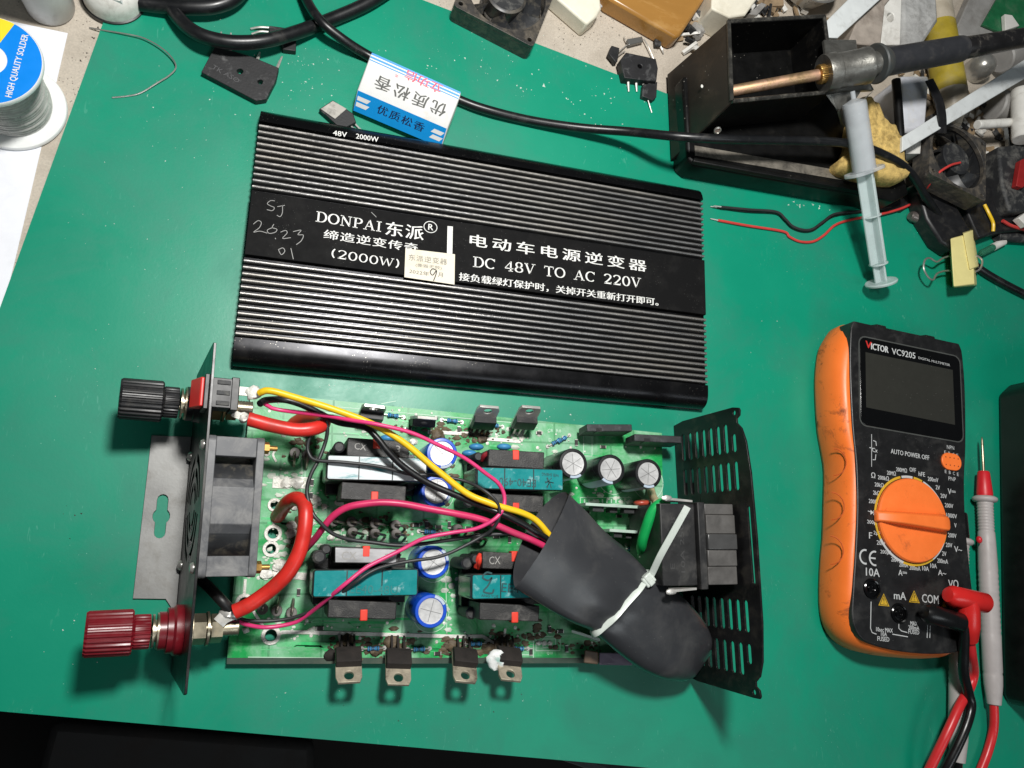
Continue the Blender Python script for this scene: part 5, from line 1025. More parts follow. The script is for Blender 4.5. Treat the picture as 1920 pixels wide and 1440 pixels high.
def probe(o, tip, neck, end, z, cone, m_tip, cab, mc, dot=True):
    A, B, C = w(*tip, z), w(*neck, z), w(*end, z); F_ = frame(A, C); Lt = (B - A).length; L = (C - A).length
    part('needle', MB(F_).lathe([(0, 0), (.5, 1.4), (.8, 3), (1.0, Lt * .45), (1.0, Lt + 2)], 10, caps=False), M_nickel, o)
    part('tip_guard', MB(F_).lathe([(0, Lt), (3.4, Lt), (4.0, Lt + 1), (5.4, Lt + cone - 2), (5.2, Lt + cone), (0, Lt + cone)], 26, caps=False), m_tip, o)
    e = Lt + cone; prof = [(0, e), (6.4, e), (8.0, e + 1.2), (8.2, e + 2.4), (7.4, e + 3.8), (5.3, e + 4.6)]
    for i in range(9): prof += [(5.35, e + 6 + i * 2.2), (5.0, e + 6.6 + i * 2.2), (5.0, e + 7.4 + i * 2.2), (5.4, e + 8 + i * 2.2)]
    q = e + 32; rest = L - q
    prof += [(5.7, q), (6.2, q + rest * .18)]
    for i in range(24): prof += [(6.3 if i % 2 else 5.95, q + rest * (.2 + .40 * i / 24))]
    prof += [(6.2, q + rest * .62), (6.1, q + rest * .80), (5.7, q + rest * .81), (6.0, q + rest * .825), (5.8, q + rest * .88), (4.4, L - .5), (3.2, L), (0, L)]
    part('grip', MB(F_).lathe(prof, 26, caps=False), M_probe, o, sharp=50)
    if cab: part('cable', MB().tube(wl(*cab), 2.9, 14, 6), mc, o)
    return F_, L
F_, L = probe(lr_, (1841, 818), (1845, 884), (1864, 1322), 8.6, 18, M_dred, [(1863, 1318, 8.6), (1864, 1345, 7), (1862, 1372, 5), (1852, 1410, 4), (1836, 1452, 4), (1820, 1500, 4)], M_redcab)
part('dot', MB().ball(w(1836, 1012, 12), 2.6, 14, 8, 0, (.7, 1, .8)), M_dred, lr_)
probe(lb_, (1803, 900), (1806, 962), (1796, 1430), 8.6, 18, M_blkplug, [(1796, 1426, 8), (1794, 1450, 5), (1780, 1500, 4)], M_blkplug)
# ---- black case at the right edge
bx = px_poly([(1868, 740), (1886, 724), (1990, 704), (2090, 700), (2110, 1340), (1960, 1330), (1884, 1318), (1876, 1300)], 0)
single('black_case', MB().prism(bx, .1, 46), mat('black_case_plastic', (15, 16, 15), .4, var=.2, bump=.05), 'large black plastic case at the right edge beside the test probe', 'case', bx[0], bevel=4, seg=3)
# ================================================================== soldering iron stand, iron, sponge, syringe
def P3(pts): return [w(*p) for p in pts]
stand = thing('iron_stand', 'black metal soldering iron stand with an open topped box and a tray', 'iron stand', w(1430, 270, 0))
ZS = 57.0
rim = [w(1366, 40, ZS), w(1545, 31, ZS), w(1563, 172, ZS), w(1372, 190, ZS)]            # back left, back right, front right, front left
def drop(p, z, k=0): return Vector((p.x, p.y, z))
walls = MB(); th = 1.6
def wall(a, b, z0, z1, inset):
    d = (b - a).normalized(); n = Vector((-d.y, d.x, 0)) * th
    walls.hexa([drop(a, z0), drop(b, z0), drop(b, z0) + n * inset, drop(a, z0) + n * inset], [drop(a, z1), drop(b, z1), drop(b, z1) + n * inset, drop(a, z1) + n * inset])
r_ = [p.copy() for p in rim]
wall(r_[3], r_[2], 20, ZS, 1); wall(r_[2], r_[1], 20, ZS, 1); wall(r_[1], r_[0], 20, ZS, 1)
part('box_wall', walls, M_blackpaint, stand, .3)
# sloping left cheek: the mouth of the box leans out to the left
ck = MB(); a0, a1 = w(1251, 140, 2), w(1258, 300, 2)
ck.hexa([a1, a0, a0 + Vector((th, 0, 0)), a1 + Vector((th, 0, 0))], [drop(r_[3], ZS), drop(r_[0], ZS), drop(r_[0], ZS) + Vector((th, 0, 0)), drop(r_[3], ZS) + Vector((th, 0, 0))])
part('cheek', ck, mat('brown_black_enamel', (30, 25, 21), .42, var=.3, dirt=(90, 76, 62), da=.3, ds=50, specks=(170, 165, 155), sp_s=200, sp_t=.08), stand, .3)
fp = MB(); b1 = w(1440, 296, 2)
fp.hexa([a1, drop(r_[3], ZS) + Vector((th, 0, 0)), drop(r_[3], ZS) + Vector((th, th, 0)), a1 + Vector((0, th, 0))], [drop(r_[3], 2) + Vector((0, -4, 0)), drop(r_[3], ZS) + Vector((th + .5, 0, 0)), drop(r_[3], ZS) + Vector((th + .5, th, 0)), drop(r_[3], 2) + Vector((0, -4 + th, 0))])
fp.hexa([a0, drop(r_[0], ZS), drop(r_[0], ZS) + Vector((0, -th, 0)), a0 + Vector((0, -th, 0))], [drop(r_[0], 2), drop(r_[0], ZS) + Vector((.5, 0, 0)), drop(r_[0], ZS) + Vector((.5, -th, 0)), drop(r_[0], 2) + Vector((0, -th, 0))])
part('gusset', fp, M_blackpaint, stand, .2)
rimm = MB()
for a, b in zip(rim, rim[1:] + rim[:1]):
    rimm.tube([drop(a, ZS), drop(b, ZS)], 1.5, 8, 1)
part('rim', rimm, mat('worn_black_rim', (58, 57, 54), .4, .4, var=.3, vs=200, dirt=(140, 136, 126), da=.5, ds=120), stand)
part('floor_plate', MB().prism([p.xy for p in r_], 20, 21.5), M_blackpaint, stand)
tray = [w(1262, 322, 0), w(1276, 334, 0), w(1640, 398, 0), w(1668, 384, 0), w(1632, 250, 0), w(1500, 180, 0), w(1254, 172, 0)]
part('tray', MB().prism([p.xy for p in tray], .1, 20), M_blackpaint, stand, 2.2, seg=3)
e0, e1 = w(1300, 283, 22), w(1600, 334, 22)
part('worn_edge', MB().tube([e0 + Vector((2, 1.5, -1.6)), (e0 + e1) / 2 + Vector((0, 1.5, -1.6)), e1 + Vector((0, 1.5, -1.6))], 1, 6, 3, flat=(4.2, .5)), mat('rubbed_metal_edge', (132, 126, 116), .45, .4, var=.3, dirt=(40, 38, 36), da=.8, ds=80), stand)
part('front_lip', MB().hexa([w(1296, 308, 20.1), w(1618, 366, 20.1), w(1614, 350, 20.1), w(1300, 294, 20.1)], [w(1300, 302, 23), w(1616, 358, 23), w(1614, 350, 23), w(1302, 296, 23)]), M_blackpaint, stand, .5)
for x, y, z, r in ((1316, 162, 34, 1.3), (1320, 200, 30, 1.5)): part('paint_chip', MB().ball(w(x, y, z + 2), r, 8, 5, .3, (.7, 1, .5)), M_white, stand)
part('bolt', MB(T(w(1345, 244, 33)) @ RX(60)).lathe([(2.6, 0), (2.6, .8), (1.9, 1.2), (1.7, .5), (0, .5)], 12, caps=False), M_steel, stand)
M_brk = mat('grey_alloy_bracket', (122, 121, 116), .36, .7, var=.2, vs=150, dirt=(66, 62, 56), da=.5, ds=90, bump=.25, bs=900)
bk = MB()
def slab(pts, zs, tk):
    P = [w(x, y, z) for (x, y), z in zip(pts, zs)]; bk.hexa([p - Vector((0, 0, tk)) for p in P], P)
slab([(1545, 74), (1606, 74), (1612, 120), (1552, 122)], [60, 61, 70, 68], 3); slab([(1552, 122), (1612, 120), (1640, 168), (1558, 172)], [68, 70, 60, 56], 3)
slab([(1558, 172), (1616, 170), (1592, 206), (1572, 206)], [56, 58, 50, 50], 2.4); slab([(1572, 206), (1600, 200), (1590, 236), (1580, 236)], [50, 50, 40, 40], 2)
bk.hexa([w(1562, 176, 20), w(1590, 176, 20), w(1592, 168, 20), w(1564, 168, 20)], [w(1562, 176, 56), w(1610, 176, 56), w(1612, 168, 56), w(1564, 168, 56)])
part('bracket', bk, M_brk, stand, .8)
part('bracket_tip', MB().hexa([w(1596, 214, 44), w(1606, 196, 52), w(1640, 168, 58), w(1622, 186, 54)], [w(1597, 213, 45.4), w(1608, 194, 53.4), w(1641, 167, 59.4), w(1624, 184, 55.4)]), mat('bright_torn_metal', (200, 198, 190), .3, .8, var=.2), stand, .3)

iron = thing('soldering_iron', 'soldering iron with a brown brass barrel and black handle resting in the stand', 'soldering iron', w(1600, 180, 0))
i0, i1, i2, i3 = w(1366, 172, 47), w(1536, 140, 62), w(1640, 120, 72), w(2060, 46, 92)
part('barrel', MB(frame(i0, i1)).lathe([(0, -.5), (3.4, 0), (3.8, 1.5), (3.8, (i1 - i0).length), (0, (i1 - i0).length)], 22, caps=False), M_copper, iron)
part('knurled_nut', MB(frame(i1, i2)).lathe([(4, -1), (6.2, -.6), (6.4, 0), (6.4, 3.6), (6.2, 4.4), (4, 4.6)], 60, caps=False, rib=lambda i: 1 if i % 2 else .955), M_brass, iron, sharp=20)
LN = (i2 - i1).length
part('neck', MB(frame(i1, i2)).lathe([(5, 4.6), (7, 6), (8, 14), (8.2, LN + 2)], 24, caps=False), M_brk, iron)
part('bracket_ring', MB(frame(i1, i2)).lathe([(5, 3.4), (12.2, 3), (12.6, 4), (12.6, 11), (11.6, 12), (11.6, LN - 9), (12.2, LN - 8), (12, LN - 5), (8.6, LN - 5)], 32, caps=False), M_brk, stand)
ax = (i3 - i2).normalized()
def ipt(px): # point on the handle axis above photo column px
    lo, hi = 0., 1.
    for _ in range(40):
        m = (lo + hi) / 2; p = i2.lerp(i3, m); c = RW.transposed() @ (p - Vector((0, 0, CAM_H))); x = 960 + FPX * c.x / c.z
        if x < px: lo = m
        else: hi = m
    return i2.lerp(i3, lo)
h0 = ipt(1618); FH = frame(h0, h0 + ax)
def hl_(px): return (ipt(px) - h0).length
part('collar', MB(FH).lathe([(7, -.3), (12.6, 0), (13.2, 1), (13.0, hl_(1645)), (10.4, hl_(1656)), (9.4, hl_(1660))], 40, caps=False), mat('soft_grey_rubber', (62, 66, 66), .55, var=.1, dirt=(90, 80, 68), da=.4, ds=60), iron)
part('grip', MB(FH).lathe([(9.4, hl_(1655)), (9.2, hl_(1700)), (8.9, hl_(1798)), (8.6, hl_(1803)), (6.5, hl_(1803))], 40, caps=False), mat('dark_grey_rubber_grip', (42, 43, 47), .5, var=.1, dirt=(92, 88, 84), da=.3, ds=70), iron)
part('handle', MB(FH).lathe([(6, hl_(1796)), (7.6, hl_(1802)), (7.2, hl_(1860)), (6.8, hl_(1930)), (6.5, hl_(2040)), (0, hl_(2040))], 36, caps=False), mat('worn_black_handle', (26, 25, 26), .36, var=.2, dirt=(130, 124, 116), da=.5, ds=60, dlo=.52), iron)

def sponge_mesh():
    m = MB(); P = [w(x, y, 21) for x, y in ((1596, 196), (1622, 206), (1640, 240), (1664, 256), (1672, 296), (1684, 340), (1660, 352), (1610, 344), (1560, 330), (1556, 312), (1574, 296), (1582, 240))]
    c = sum(P, Vector()) / len(P); Q = spline(P, 4, True); rings = []
    for z, s in ((20.2, .97), (26, 1.0), (32, .98), (35, .9), (36, .7), (36, .45), (36, .2)):
        rg = []
        for i, p in enumerate(Q):
            q = c + (p - c) * s; q.z = z; d = noise.noise_vector(q * .22) * 1.6 + noise.noise_vector(q * .6) * .9; d.z *= (1.4 if z > 30 else .3); rg.append(q + d)
        rings.append(rg)
    return m.loft(rings)
single('sponge', sponge_mesh(), mat('yellow_sponge', (204, 174, 104), .9, var=.3, vs=260, dirt=(120, 92, 44), da=.7, ds=160, bump=1.0, bs=900), 'crumbly yellow cleaning sponge in the tray of the iron stand', 'sponge', w(1630, 290, 20), sharp=70)

syr = thing('syringe', 'translucent plastic syringe leaning on the iron stand with its plunger pulled out', 'syringe', w(1640, 480, 0))
M_syr = mat('translucent_syringe', (204, 209, 213), .22, var=.04, alpha=.52, spec=.6); M_plun = mat('milky_plunger', (208, 222, 222), .3, var=.05, alpha=.6)
s0, s1, s2 = w(1601, 188, 60), w(1618, 308, 50), w(1652, 528, 13); s1 = s0.lerp(s2, .36); FS = frame(s0, s2, 6); SL = (s2 - s0).length; SB = SL * .37
part('barrel', MB(FS).lathe([(0, -6), (1.6, -6), (1.6, -1), (7.6, 1.5), (7.9, 4), (7.9, SB), (7.2, SB), (7.2, 4), (1, 1), (0, 1)], 30, caps=False), M_syr, syr)
part('finger_flange', MB(FS @ RZ(-6)).prism(rrect(-15, -8.6, 15, 8.6, 7.4, 6), SB - .4, SB + 2.2), M_syr, syr, .5)
part('piston', MB(FS).lathe([(0, 6), (4, 7), (7.0, 9.5), (7.1, 11), (6.6, 12), (7.1, 13), (7.1, 15.5), (0, 15.5)], 28, caps=False), mat('dark_rubber_piston', (52, 62, 70), .4), syr)
pl = MB(FS)
pl.box(-7.2, -.7, 15.5, 7.2, .7, SL - 14).box(-.7, -6.6, 15.5, .7, 6.6, SL - 14).lathe([(0, SL - 14), (6.6, SL - 14), (6.6, SL - 13), (0, SL - 13)], 24, caps=False)
pl.box(-5.2, -.7, SL - 13, 5.2, .7, SL).box(-.7, -5.2, SL - 13, .7, 5.2, SL).lathe([(0, SL * .62), (6.8, SL * .62), (6.8, SL * .62 + 1), (0, SL * .62 + 1)], 24, caps=False)
part('plunger', pl, M_plun, syr, .25)
part('thumb_rest', MB(FS).lathe([(0, SL - .4), (10.6, SL - .4), (11.2, SL + .4), (10.8, SL + 1.6), (9, SL + 1.9), (0, SL + 1.4)], 36, caps=False), M_plun, syr)

# ================================================================== wires and clip on the right of the mat
def pair(name, label, pts, m):
    o = thing(name, label, 'wire', w(*pts[1][:2], 0)); P = wl(*pts)
    part('insulation', MB().tube(P[1:], .95, 8, 6), m, o); part('tinned_end', MB().tube([P[0], P[1].lerp(P[2], .05)], [.35, .6], 6, 1), M_tin, o)
pair('thin_wire', 'thin black wire with a tinned end curving below the iron stand', [(1332, 387, .9), (1345, 389, 1), (1400, 396, 1.2), (1452, 399, 1.2), (1468, 408, 1.2), (1482, 424, 1), (1502, 433, 1), (1522, 432, 1), (1540, 420, 1), (1562, 405, 1), (1600, 399, 1), (1660, 392, 1), (1720, 380, 1)], M_cable)
pair('thin_wire', 'thin black wire running close above the tinned black one below the stand', [(1338, 386, 3), (1352, 388, 2.8), (1405, 393, 2.8), (1455, 397, 2.9), (1472, 410, 2.9), (1486, 424, 2.8), (1506, 431, 2.8), (1524, 429, 2.8), (1544, 415, 2.8), (1566, 401, 2.8), (1610, 396, 2.8), (1670, 388, 2.6)], M_cable2)
pair('thin_wire', 'thin red wire with a tinned end curving below the iron stand', [(1332, 410, .9), (1346, 413, 1), (1400, 423, 1.2), (1468, 434, 1.2), (1480, 444, 1.2), (1500, 453, 1), (1524, 453, 1), (1545, 441, 1), (1566, 422, 1), (1596, 412, 1), (1650, 402, 3), (1692, 390, 3), (1716, 376, 4), (1738, 350, 14)], M_redthin)
clip = thing('binder_clip', 'pale yellow binder clip on the mat near the right fan', 'binder clip', w(1804, 490, 0))
M_clip = mat('pale_yellow_enamel', (232, 220, 150), .38, var=.04, dirt=(160, 140, 80), da=.15, ds=60)
k = MB(); k.hexa([w(1778, 452, .1), w(1824, 440, .1), w(1832, 536, .1), w(1786, 540, .1)], [w(1782, 447, 17), w(1822, 436, 17), w(1827, 534, 17), w(1788, 538, 17)])
part('body', k, M_clip, clip, 1.0); part('spine', MB().hexa([w(1800, 433, 5), w(1824, 430, 5), w(1836, 500, 5), (w(1826, 505, 5))], [w(1806, 438, 18), w(1824, 432, 18), w(1828, 502, 18), w(1818, 506, 18)]), M_clip, clip, .6)
part('wire_handle', MB().tube(wl((1786, 478, 8), (1768, 484, 9), (1756, 491, 10), (1743, 484, 11), (1734, 488, 11.5), (1732, 503, 11.5), (1739, 518, 11), (1749, 525, 10.5), (1757, 513, 9), (1772, 508, 8), (1788, 508, 8)), .75, 8, 5), M_steel, clip)
part('wire_handle', MB().tube(wl((1826, 478, 8), (1836, 482, 9), (1842, 490, 10), (1838, 504, 9), (1828, 510, 8)), .75, 8, 5), M_steel, clip)

# ================================================================== loose fans
def loose_fan(label, corner, right, lower, size, th, tilt, lift=0, mfr=M_fan):
    """corner / right are photo points of the upper front edge"""
    ms = fan_parts(size, th, size * .24, mfr, M_blade, M_blackdull, True); A, B = w(*corner, th + lift), w(*right, th + lift); d = (B - A).normalized()
    c = (A + B) / 2 + Vector((-d.y, d.x, 0)) * size / 2; c.z = lift
    o = thing('cooling_fan', label, 'fan', c); o.rotation_euler = (tilt[0], tilt[1], math.atan2(d.y, d.x)); fan_into(o, ms); return o
M_fan2 = mat('glossy_dusty_fan', (58, 56, 54), .36, var=.2, dirt=(140, 128, 110), da=.4, ds=180, dlo=.45)
loose_fan('dusty black cooling fan lying at the top edge of the mat', (846, 8), (1003, 90), None, 58, 15, (0, 0), 0, M_fan2)
f3 = loose_fan('dusty black cooling fan leaning in the clutter above the yellow clip', (1716, 322), (1862, 388), None, 56, 16, (R(-4), R(3), 0), 16, M_fan2)
single('fan_lead', MB().tube(wl((1800, 305, 33), (1782, 310, 35), (1760, 324, 34), (1744, 344, 26), (1732, 362, 14), (1722, 376, 4)), .9, 8, 5), M_redthin, 'red and pink lead of the leaning fan', 'wire', w(1760, 324, 30))

# ================================================================== clutter behind and beside the stand
def block(name, label, cat, poly, z0, z1, m, bev=.8, group=None, holes=()):
    P = px_poly(poly, z1); return single(name, MB().plate([p.xy for p in P], [[q.xy for q in px_poly(h, z1)] for h in holes], z0, z1), m, label, cat, Vector((P[0].x, P[0].y, z0)), group, bev)
BZ = -2
block('plastic_case', 'cream plastic case with a blunt corner at the top edge right of the fan', 'case', [(1030, -16), (1101, 46), (1120, 30), (1128, 16), (1122, -40)], BZ + .05, 12, M_cream, 1.5)
block('foil_scrap', 'scrap of clear crinkled film between the cream case and the brown package', 'scrap', [(1118, 8), (1128, -6), (1142, -4), (1138, 8), (1126, 14)], BZ + .05, 3, mat('clear_film', (205, 208, 210), .15, var=.1, trans=.3), .5)
M_kraft = mat('brown_packing_tape', (168, 122, 62), .28, var=.1, vs=30, dirt=(206, 166, 106), da=.5, ds=40, stretch=(.5, 1.4, 1))  # paler streaks are the gloss of the tape put into its colour
block('taped_package', 'brown tape wrapped package at the top edge', 'package', [(1130, -18), (1144, -2), (1268, 70), (1276, 66), (1324, -6), (1340, -40), (1220, -90)], BZ + .05, 13, M_kraft, 2)
block('plastic_box', 'small white plastic box behind the iron stand', 'box', [(1334, 16), (1368, 32), (1398, 28), (1424, -8), (1400, -40), (1336, -22)], BZ + .05, 22, M_cream, 1.2)
bowl_c = w(1496, -16, BZ)
single('tin_bowl', MB(at_c(bowl_c)).lathe([(0, .3), (13, .3), (20, 6), (25, 20), (26, 21), (24.4, 21), (19, 7.4), (12.4, 2), (0, 2)], 44, caps=False), M_steel, 'grey metal bowl behind the iron stand', 'bowl', bowl_c)
block('plastic_strip', 'white flat plastic strip pointing down to the corner of the iron stand', 'strip', [(1547, 42), (1552, 70), (1571, 71), (1662, -12), (1700, -60), (1660, -70)], 50, 54, M_whitecool, .5)
block('strip_stack', 'grey plastic block lying under the white flat strip', 'block', [(1590, 80), (1652, 86), (1660, 10), (1700, -40), (1640, -40)], BZ + .05, 48, mat('mottled_beige_plastic', (158, 148, 138), .6, var=.2, dirt=(96, 84, 74), da=.6, ds=50), 1)
block('slotted_bar', 'upright white plastic bar with a screw hole behind the iron handle', 'bar', [(1652, 84), (1688, 84), (1692, -30), (1654, -30)], BZ + .05, 46, M_white, .6, None, [[(1670 + 7 * math.cos(a * .524), 32 + 9 * math.sin(a * .524)) for a in range(12)]])
block('plastic_bag', 'crumpled clear plastic bag behind the iron handle', 'bag', [(1692, 90), (1730, 84), (1760, 40), (1756, -30), (1692, -30)], BZ + .05, 36, mat('crumpled_film', (176, 176, 174), .2, var=.2, dirt=(110, 108, 104), da=.7, ds=60, bump=.9, bs=160), 3)
def rod(name, label, cat, a, b, r, m, n=24, prof=None):
    A, B = w(*a), w(*b); L = (B - A).length
    return single(name, MB(frame(A, B)).lathe(prof(r, L) if prof else [(0, 0), (r * .9, 0), (r, r * .1), (r, L - r * .1), (r * .9, L), (0, L)], n, caps=False), m, label, cat, A)
bot = thing('glue_bottle', 'beige bottle with a yellow label lying under the iron handle', 'bottle', w(1770, 120, 0))
bA, bB = w(1752, 4, 13), w(1792, 236, 13); FB = frame(bA, bB); LB = (bB - bA).length
part('body', MB(FB).lathe([(0, -10), (11, -10), (12.6, -8), (12.6, LB * .82), (8, LB * .92), (4, LB), (0, LB)], 32, caps=False), mat('beige_bottle', (186, 176, 158), .4, var=.1, dirt=(140, 126, 104), da=.4, ds=50), bot)
part('label', MB(FB).lathe([(12.7, LB * .20), (12.7, LB * .74)], 32, caps=False), mat('yellow_bottle_label', (168, 148, 48), .4, var=.15, dirt=(150, 140, 100), da=.5, ds=40), bot)
M_pcb2 = mat('small_green_board', (30, 104, 64), .4, var=.2, dirt=(90, 120, 96), da=.4, ds=90)
block('small_board', 'corner of a small green board at the top right corner', 'circuit board', [(1842, 46), (1876, -14), (1960, -20), (1960, 50), (1880, 62)], 8, 10, M_pcb2, .2)
block('board_support', 'grey plastic tray under the green board at the top right corner', 'tray', [(1790, 60), (1830, -30), (1980, -40), (1980, 90), (1860, 96)], BZ + .05, 7, M_grey, 1)
block('white_scrap', 'small white plastic wedge lying on the green board', 'scrap', [(1884, 26), (1898, 28), (1912, 48), (1886, 56)], 10.1, 14, M_white, .5)
dm = w(1836, 128, 6)
single('metal_ball', MB(at_c(dm)).lathe([(0, -8), (9, -8), (10, -6), (10.4, 2), (9, 8), (6, 11.5), (2.6, 13), (0, 13.2)], 36, caps=False), M_steel, 'round shiny metal ball under the end of the iron handle', 'ball', dm)
rod('grey_roller', 'fat grey plastic roller at the right edge under the white strip', 'roller', (1862, 196, 12), (2000, 236, 12), 13, M_grey)
rod('grey_roller', 'fat grey plastic roller at the right edge above the white strip', 'roller', (1876, 110, 12), (2000, 90, 12), 12, M_grey)
rod('white_tube', 'thin white plastic tube above the leaning fan', 'tube', (1832, 234, 24), (1960, 226, 24), 3.6, M_white)
rod('plastic_tube', 'rounded white plastic cap at the right edge beside the leaning fan', 'cap', (1916, 170, 30), (1918, 262, 30), 8, M_white)
block('plastic_strip', 'long white plastic strip slanting down from the right edge to the sponge', 'strip', [(1692, 284), (1692, 256), (1930, 106), (2010, 56), (2020, 84), (1930, 142)], 34, 38, M_whitecool, .6)
block('white_bracket', 'white plastic bracket standing below the long slanting strip', 'bracket', [(1693, 246), (1736, 246), (1744, 140), (1690, 140)], BZ + .05, 30, mat('soft_white_film', (206, 208, 214), .35, var=.08, dirt=(200, 186, 140), da=.4, ds=40, bump=.3, bs=120), 3)
block('white_bracket', 'white plastic foot right of the sponge under the long strip', 'bracket', [(1696, 288), (1726, 288), (1728, 262), (1694, 266)], BZ + .05, 26, M_white, .5)
single('black_strap', MB().tube(wl((1742, 150, 40), (1752, 170, 40), (1762, 195, 40), (1766, 222, 39), (1766, 250, 36)), 1, 6, 6, flat=(4.6, 1.2)), M_black, 'black strap hanging over the white bracket', 'strap', w(1752, 170, 36))
single('black_rod', MB().tube(wl((1680, 150, 34), (1684, 200, 33), (1688, 260, 32), (1690, 318, 28)), 3.2, 12, 4), M_blackpaint, 'dark rod standing between the sponge and the white bracket', 'rod', w(1684, 200, 20))
block('black_adapter', 'flat black power adapter under the leaning fan', 'adapter', [(1718, 342), (1760, 326), (1824, 436), (1790, 470), (1764, 452), (1738, 410)], .1, 14, M_black, 2)
block('black_adapter', 'black plastic case under the leaning fan right of the flat adapter', 'adapter', [(1790, 340), (1880, 350), (1900, 300), (1960, 300), (1960, 428), (1868, 436), (1836, 448)], .1, 12, M_black, 2)
block('dark_box', 'dark plastic box behind the leaning fan at the right edge', 'box', [(1872, 274), (1980, 262), (1990, 388), (1894, 398), (1878, 340)], .1, 22, M_blackdull, 2)
block('red_connector', 'red plastic connector at the right edge beside the leaning fan', 'connector', [(1906, 348), (1914, 300), (1936, 290), (1940, 330), (1918, 352)], 22.1, 27, mat('dull_red_plastic', (150, 34, 34), .45, var=.15), .6)
single('yellow_lead', MB().tube(wl((1846, 384, 14), (1854, 400, 15), (1862, 418, 14), (1862, 434, 13)), 1.3, 8, 5), M_yellow, 'short yellow lead poking out under the leaning fan', 'wire', w(1854, 400, 13))
single('red_lead', MB().tube(wl((1880, 414, 14), (1898, 424, 13), (1930, 432, 12), (1970, 436, 12)), 1.4, 8, 5), M_redthin, 'red lead at the right edge running to the white connector', 'wire', w(1898, 424, 12))
block('white_connector', 'small white connector on the red lead at the right edge', 'connector', [(1910, 408), (1926, 396), (1940, 410), (1926, 424)], 14, 20, M_white, .6)
rod('dark_sleeve', 'dusty dark cable sleeve at the right edge behind the green fuse', 'sleeve', (1868, 444, 4), (1990, 452, 4), 4, M_blackdull)
fs = thing('glass_fuse', 'small green glass part with a white cap right of the binder clip', 'fuse', w(1856, 464, 0))
fA, fB = w(1838, 476, 3.2), w(1884, 452, 3.2); FF = frame(fA, fB); LF = (fB - fA).length
part('glass', MB(FF).lathe([(0, 0), (2, .4), (2.8, 2), (2.8, LF * .52), (0, LF * .52)], 18, caps=False), mat('green_glass', (70, 150, 120), .1, trans=.6, var=.05), fs)
part('white_cap', MB(FF).lathe([(0, LF * .5), (3.0, LF * .5), (3.0, LF * .94), (1, LF), (0, LF)], 18, caps=False), M_white, fs)
part('lead', MB().tube([fB, w(1898, 446, 3), w(1916, 440, 3)], .5, 6, 3), M_steel, fs)
single('metal_stub', MB(frame(w(1706, 404, 4), w(1748, 420, 4))).lathe([(0, 0), (3, 0), (4, 2), (4, 10), (3, 14), (0, 15)], 20, caps=False), mat('dull_metal_stub', (128, 120, 116), .35, .6, var=.2, dirt=(60, 56, 52), da=.5, ds=120), 'short dull metal stub beside the flat black adapter', 'stub', w(1706, 404, 0))
block('black_slab', 'dull black plastic slab under the tray front right of the syringe', 'slab', [(1640, 392), (1688, 372), (1724, 352), (1720, 376), (1690, 396)], .1, 3, M_black, .5)
nub = w(1302, 64, BZ)
single('clear_nub', MB().ball(nub + Vector((0, 0, 4)), 6, 14, 9, .4, (.9, 1.1, .7)), mat('clear_resin', (196, 194, 190), .2, trans=.4, var=.05), 'clear lump of resin on the bench left of the iron stand', 'lump', nub)
for i, (x, y, r, lb) in enumerate(((1322, 44, 4.2, 'dark screw cap on the bench by the corner of the iron stand'), (1316, 20, 3.4, 'small dark bead on the bench between the package and the white box'))):
    c = w(x, y, BZ); single('screw_cap', MB(at_c(c)).lathe([(0, 0), (r, 0), (r, 4), (r * .6, 5.6), (0, 5.8)], 14, caps=False), M_black, lb, 'cap', c)
block('grey_scrap', 'small grey plastic scrap behind the iron stand beside the tin bowl', 'scrap', [(1404, 26), (1428, 4), (1438, 8), (1420, 28)], BZ + .05, 5, M_grey, .5)

# bits of rubbish nobody could count between the things
for nm, m_, sd in (('dark_scraps', M_blackdull, 3), ('pale_scraps', M_white, 5), ('tan_scraps', mat('tan_scraps', (146, 124, 96), .7, var=.3), 8)):
    rr = random.Random(sd); mb = MB()
    for cx, cy, sx, sy, n in ((1300, 40, 26, 40, 10), (1440, 14, 40, 12, 8), (1620, 60, 50, 40, 10), (1720, 130, 40, 60, 14), (1800, 220, 70, 40, 22), (1890, 240, 40, 60, 18), (1760, 300, 40, 50, 12), (1880, 330, 40, 60, 16), (1900, 60, 40, 50, 10)):
        for _ in range(n):
            x, y = cx + rr.gauss(0, sx * .6), cy + rr.gauss(0, sy * .6); z = BZ + rr.random() * 4; c = w(x, y, z); a, l, b_w = rr.random() * 180, 1.5 + rr.random() * 6, .8 + rr.random() * 3
            mb.box(-l, -b_w, 0, l, b_w, .8 + rr.random() * 3, T(c) @ RZ(a) @ RX(rr.uniform(-25, 25)) @ RY(rr.uniform(-25, 25)))
    single(nm, mb, m_, None, None, (0, 0, 0), kind='stuff', sharp=20)

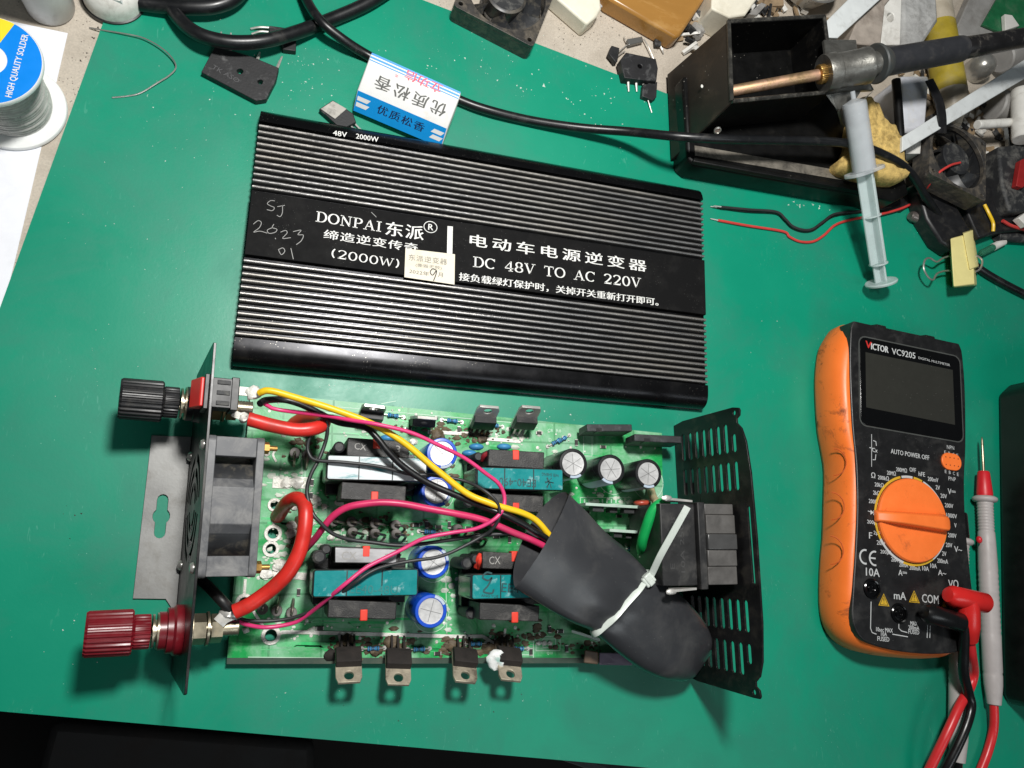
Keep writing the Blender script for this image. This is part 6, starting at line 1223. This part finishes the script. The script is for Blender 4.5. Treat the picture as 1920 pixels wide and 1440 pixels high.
# ================================================================== crumbs and dust (nobody could count them)
dots = MB()
def crumb(px, py, s, z=0.0):
    c = w(px, py, z); a = rnd.random() * 6.28; l = s * (.6 + rnd.random()); h = s * .5
    p = [c + Vector((math.cos(a + q) * l * k_, math.sin(a + q) * l * k_, h * u_)) for q, k_, u_ in ((0, 1, 0), (2.2, .6, 0), (4.1, .8, 0), (1, .3, 1))]
    p = [Vector((v.x, v.y, max(v.z, z + .02))) for v in p]
    dots.add(p, [(0, 1, 2), (0, 1, 3), (1, 2, 3), (2, 0, 3)])
for cx, cy, sx, sy, n, s in ((900, 110, 140, 70, 46, .45), (985, 165, 24, 12, 5, 1.2), (1120, 190, 90, 60, 40, .5), (500, 120, 160, 70, 60, .45), (560, 170, 90, 50, 30, .4), (330, 270, 150, 90, 24, .35), (300, 420, 160, 100, 20, .3), (210, 680, 90, 60, 12, .3), (1510, 385, 40, 8, 10, .9), (1450, 620, 60, 120, 8, .3), (720, 730, 160, 14, 26, .4), (760, 1320, 260, 40, 26, .3), (1000, 780, 200, 16, 20, .4), (430, 740, 50, 60, 14, .35), (120, 1200, 60, 100, 8, .35), (1210, 60, 60, 50, 24, .4)):
    for _ in range(n):
        x, y = rnd.gauss(cx, sx * .55), rnd.gauss(cy, sy * .55); crumb(x, y, s * (.5 + rnd.random()), 0 if not (y < .38 * (x - 793)) else -2)
single('crumbs', dots, mat('pale_crumbs', (200, 214, 204), .7, var=.2), None, None, (0, 0, 0), kind='stuff', sharp=1)
dk = MB(); dots = dk
for cx, cy, sx, sy, n, s in ((140, 340, 40, 200, 26, .5), (165, 60, 30, 50, 26, .7), (1190, 60, 90, 40, 40, .5), (1050, 60, 60, 30, 26, .5), (1000, 50, 40, 30, 10, .5), (760, 1330, 240, 30, 8, .4), (150, 960, 60, 60, 5, .5)):
    for _ in range(n): crumb(rnd.gauss(cx, sx * .55), rnd.gauss(cy, sy * .55), s * (.5 + rnd.random()), -2 if cx < 170 and cy < 700 or cy < 65 else 0)
single('dark_grit', dk, mat('dark_grit', (60, 54, 48), .8, var=.3), None, None, (0, 0, 0), kind='stuff', sharp=1)

# things of a kind that recur share a group
for o in SC.objects:
    if o.parent is None and 'category' in o:
        n = o.name.split('.')[0]
        g = {'cooling_fan': 'loose cooling fans', 'thin_wire': 'thin wires', 'red_cable': 'thick red cables', 'test_lead': 'multimeter test leads', 'small_transistor': 'loose small transistors', 'bridge_rectifier': 'loose rectifiers',
             'plastic_strip': 'white plastic strips', 'white_bracket': 'white plastic brackets', 'grey_roller': 'grey plastic rollers', 'black_adapter': 'black adapters under the fan', 'screw_cap': 'small dark caps on the bench'}.get(n)
        if g: o['group'] = g
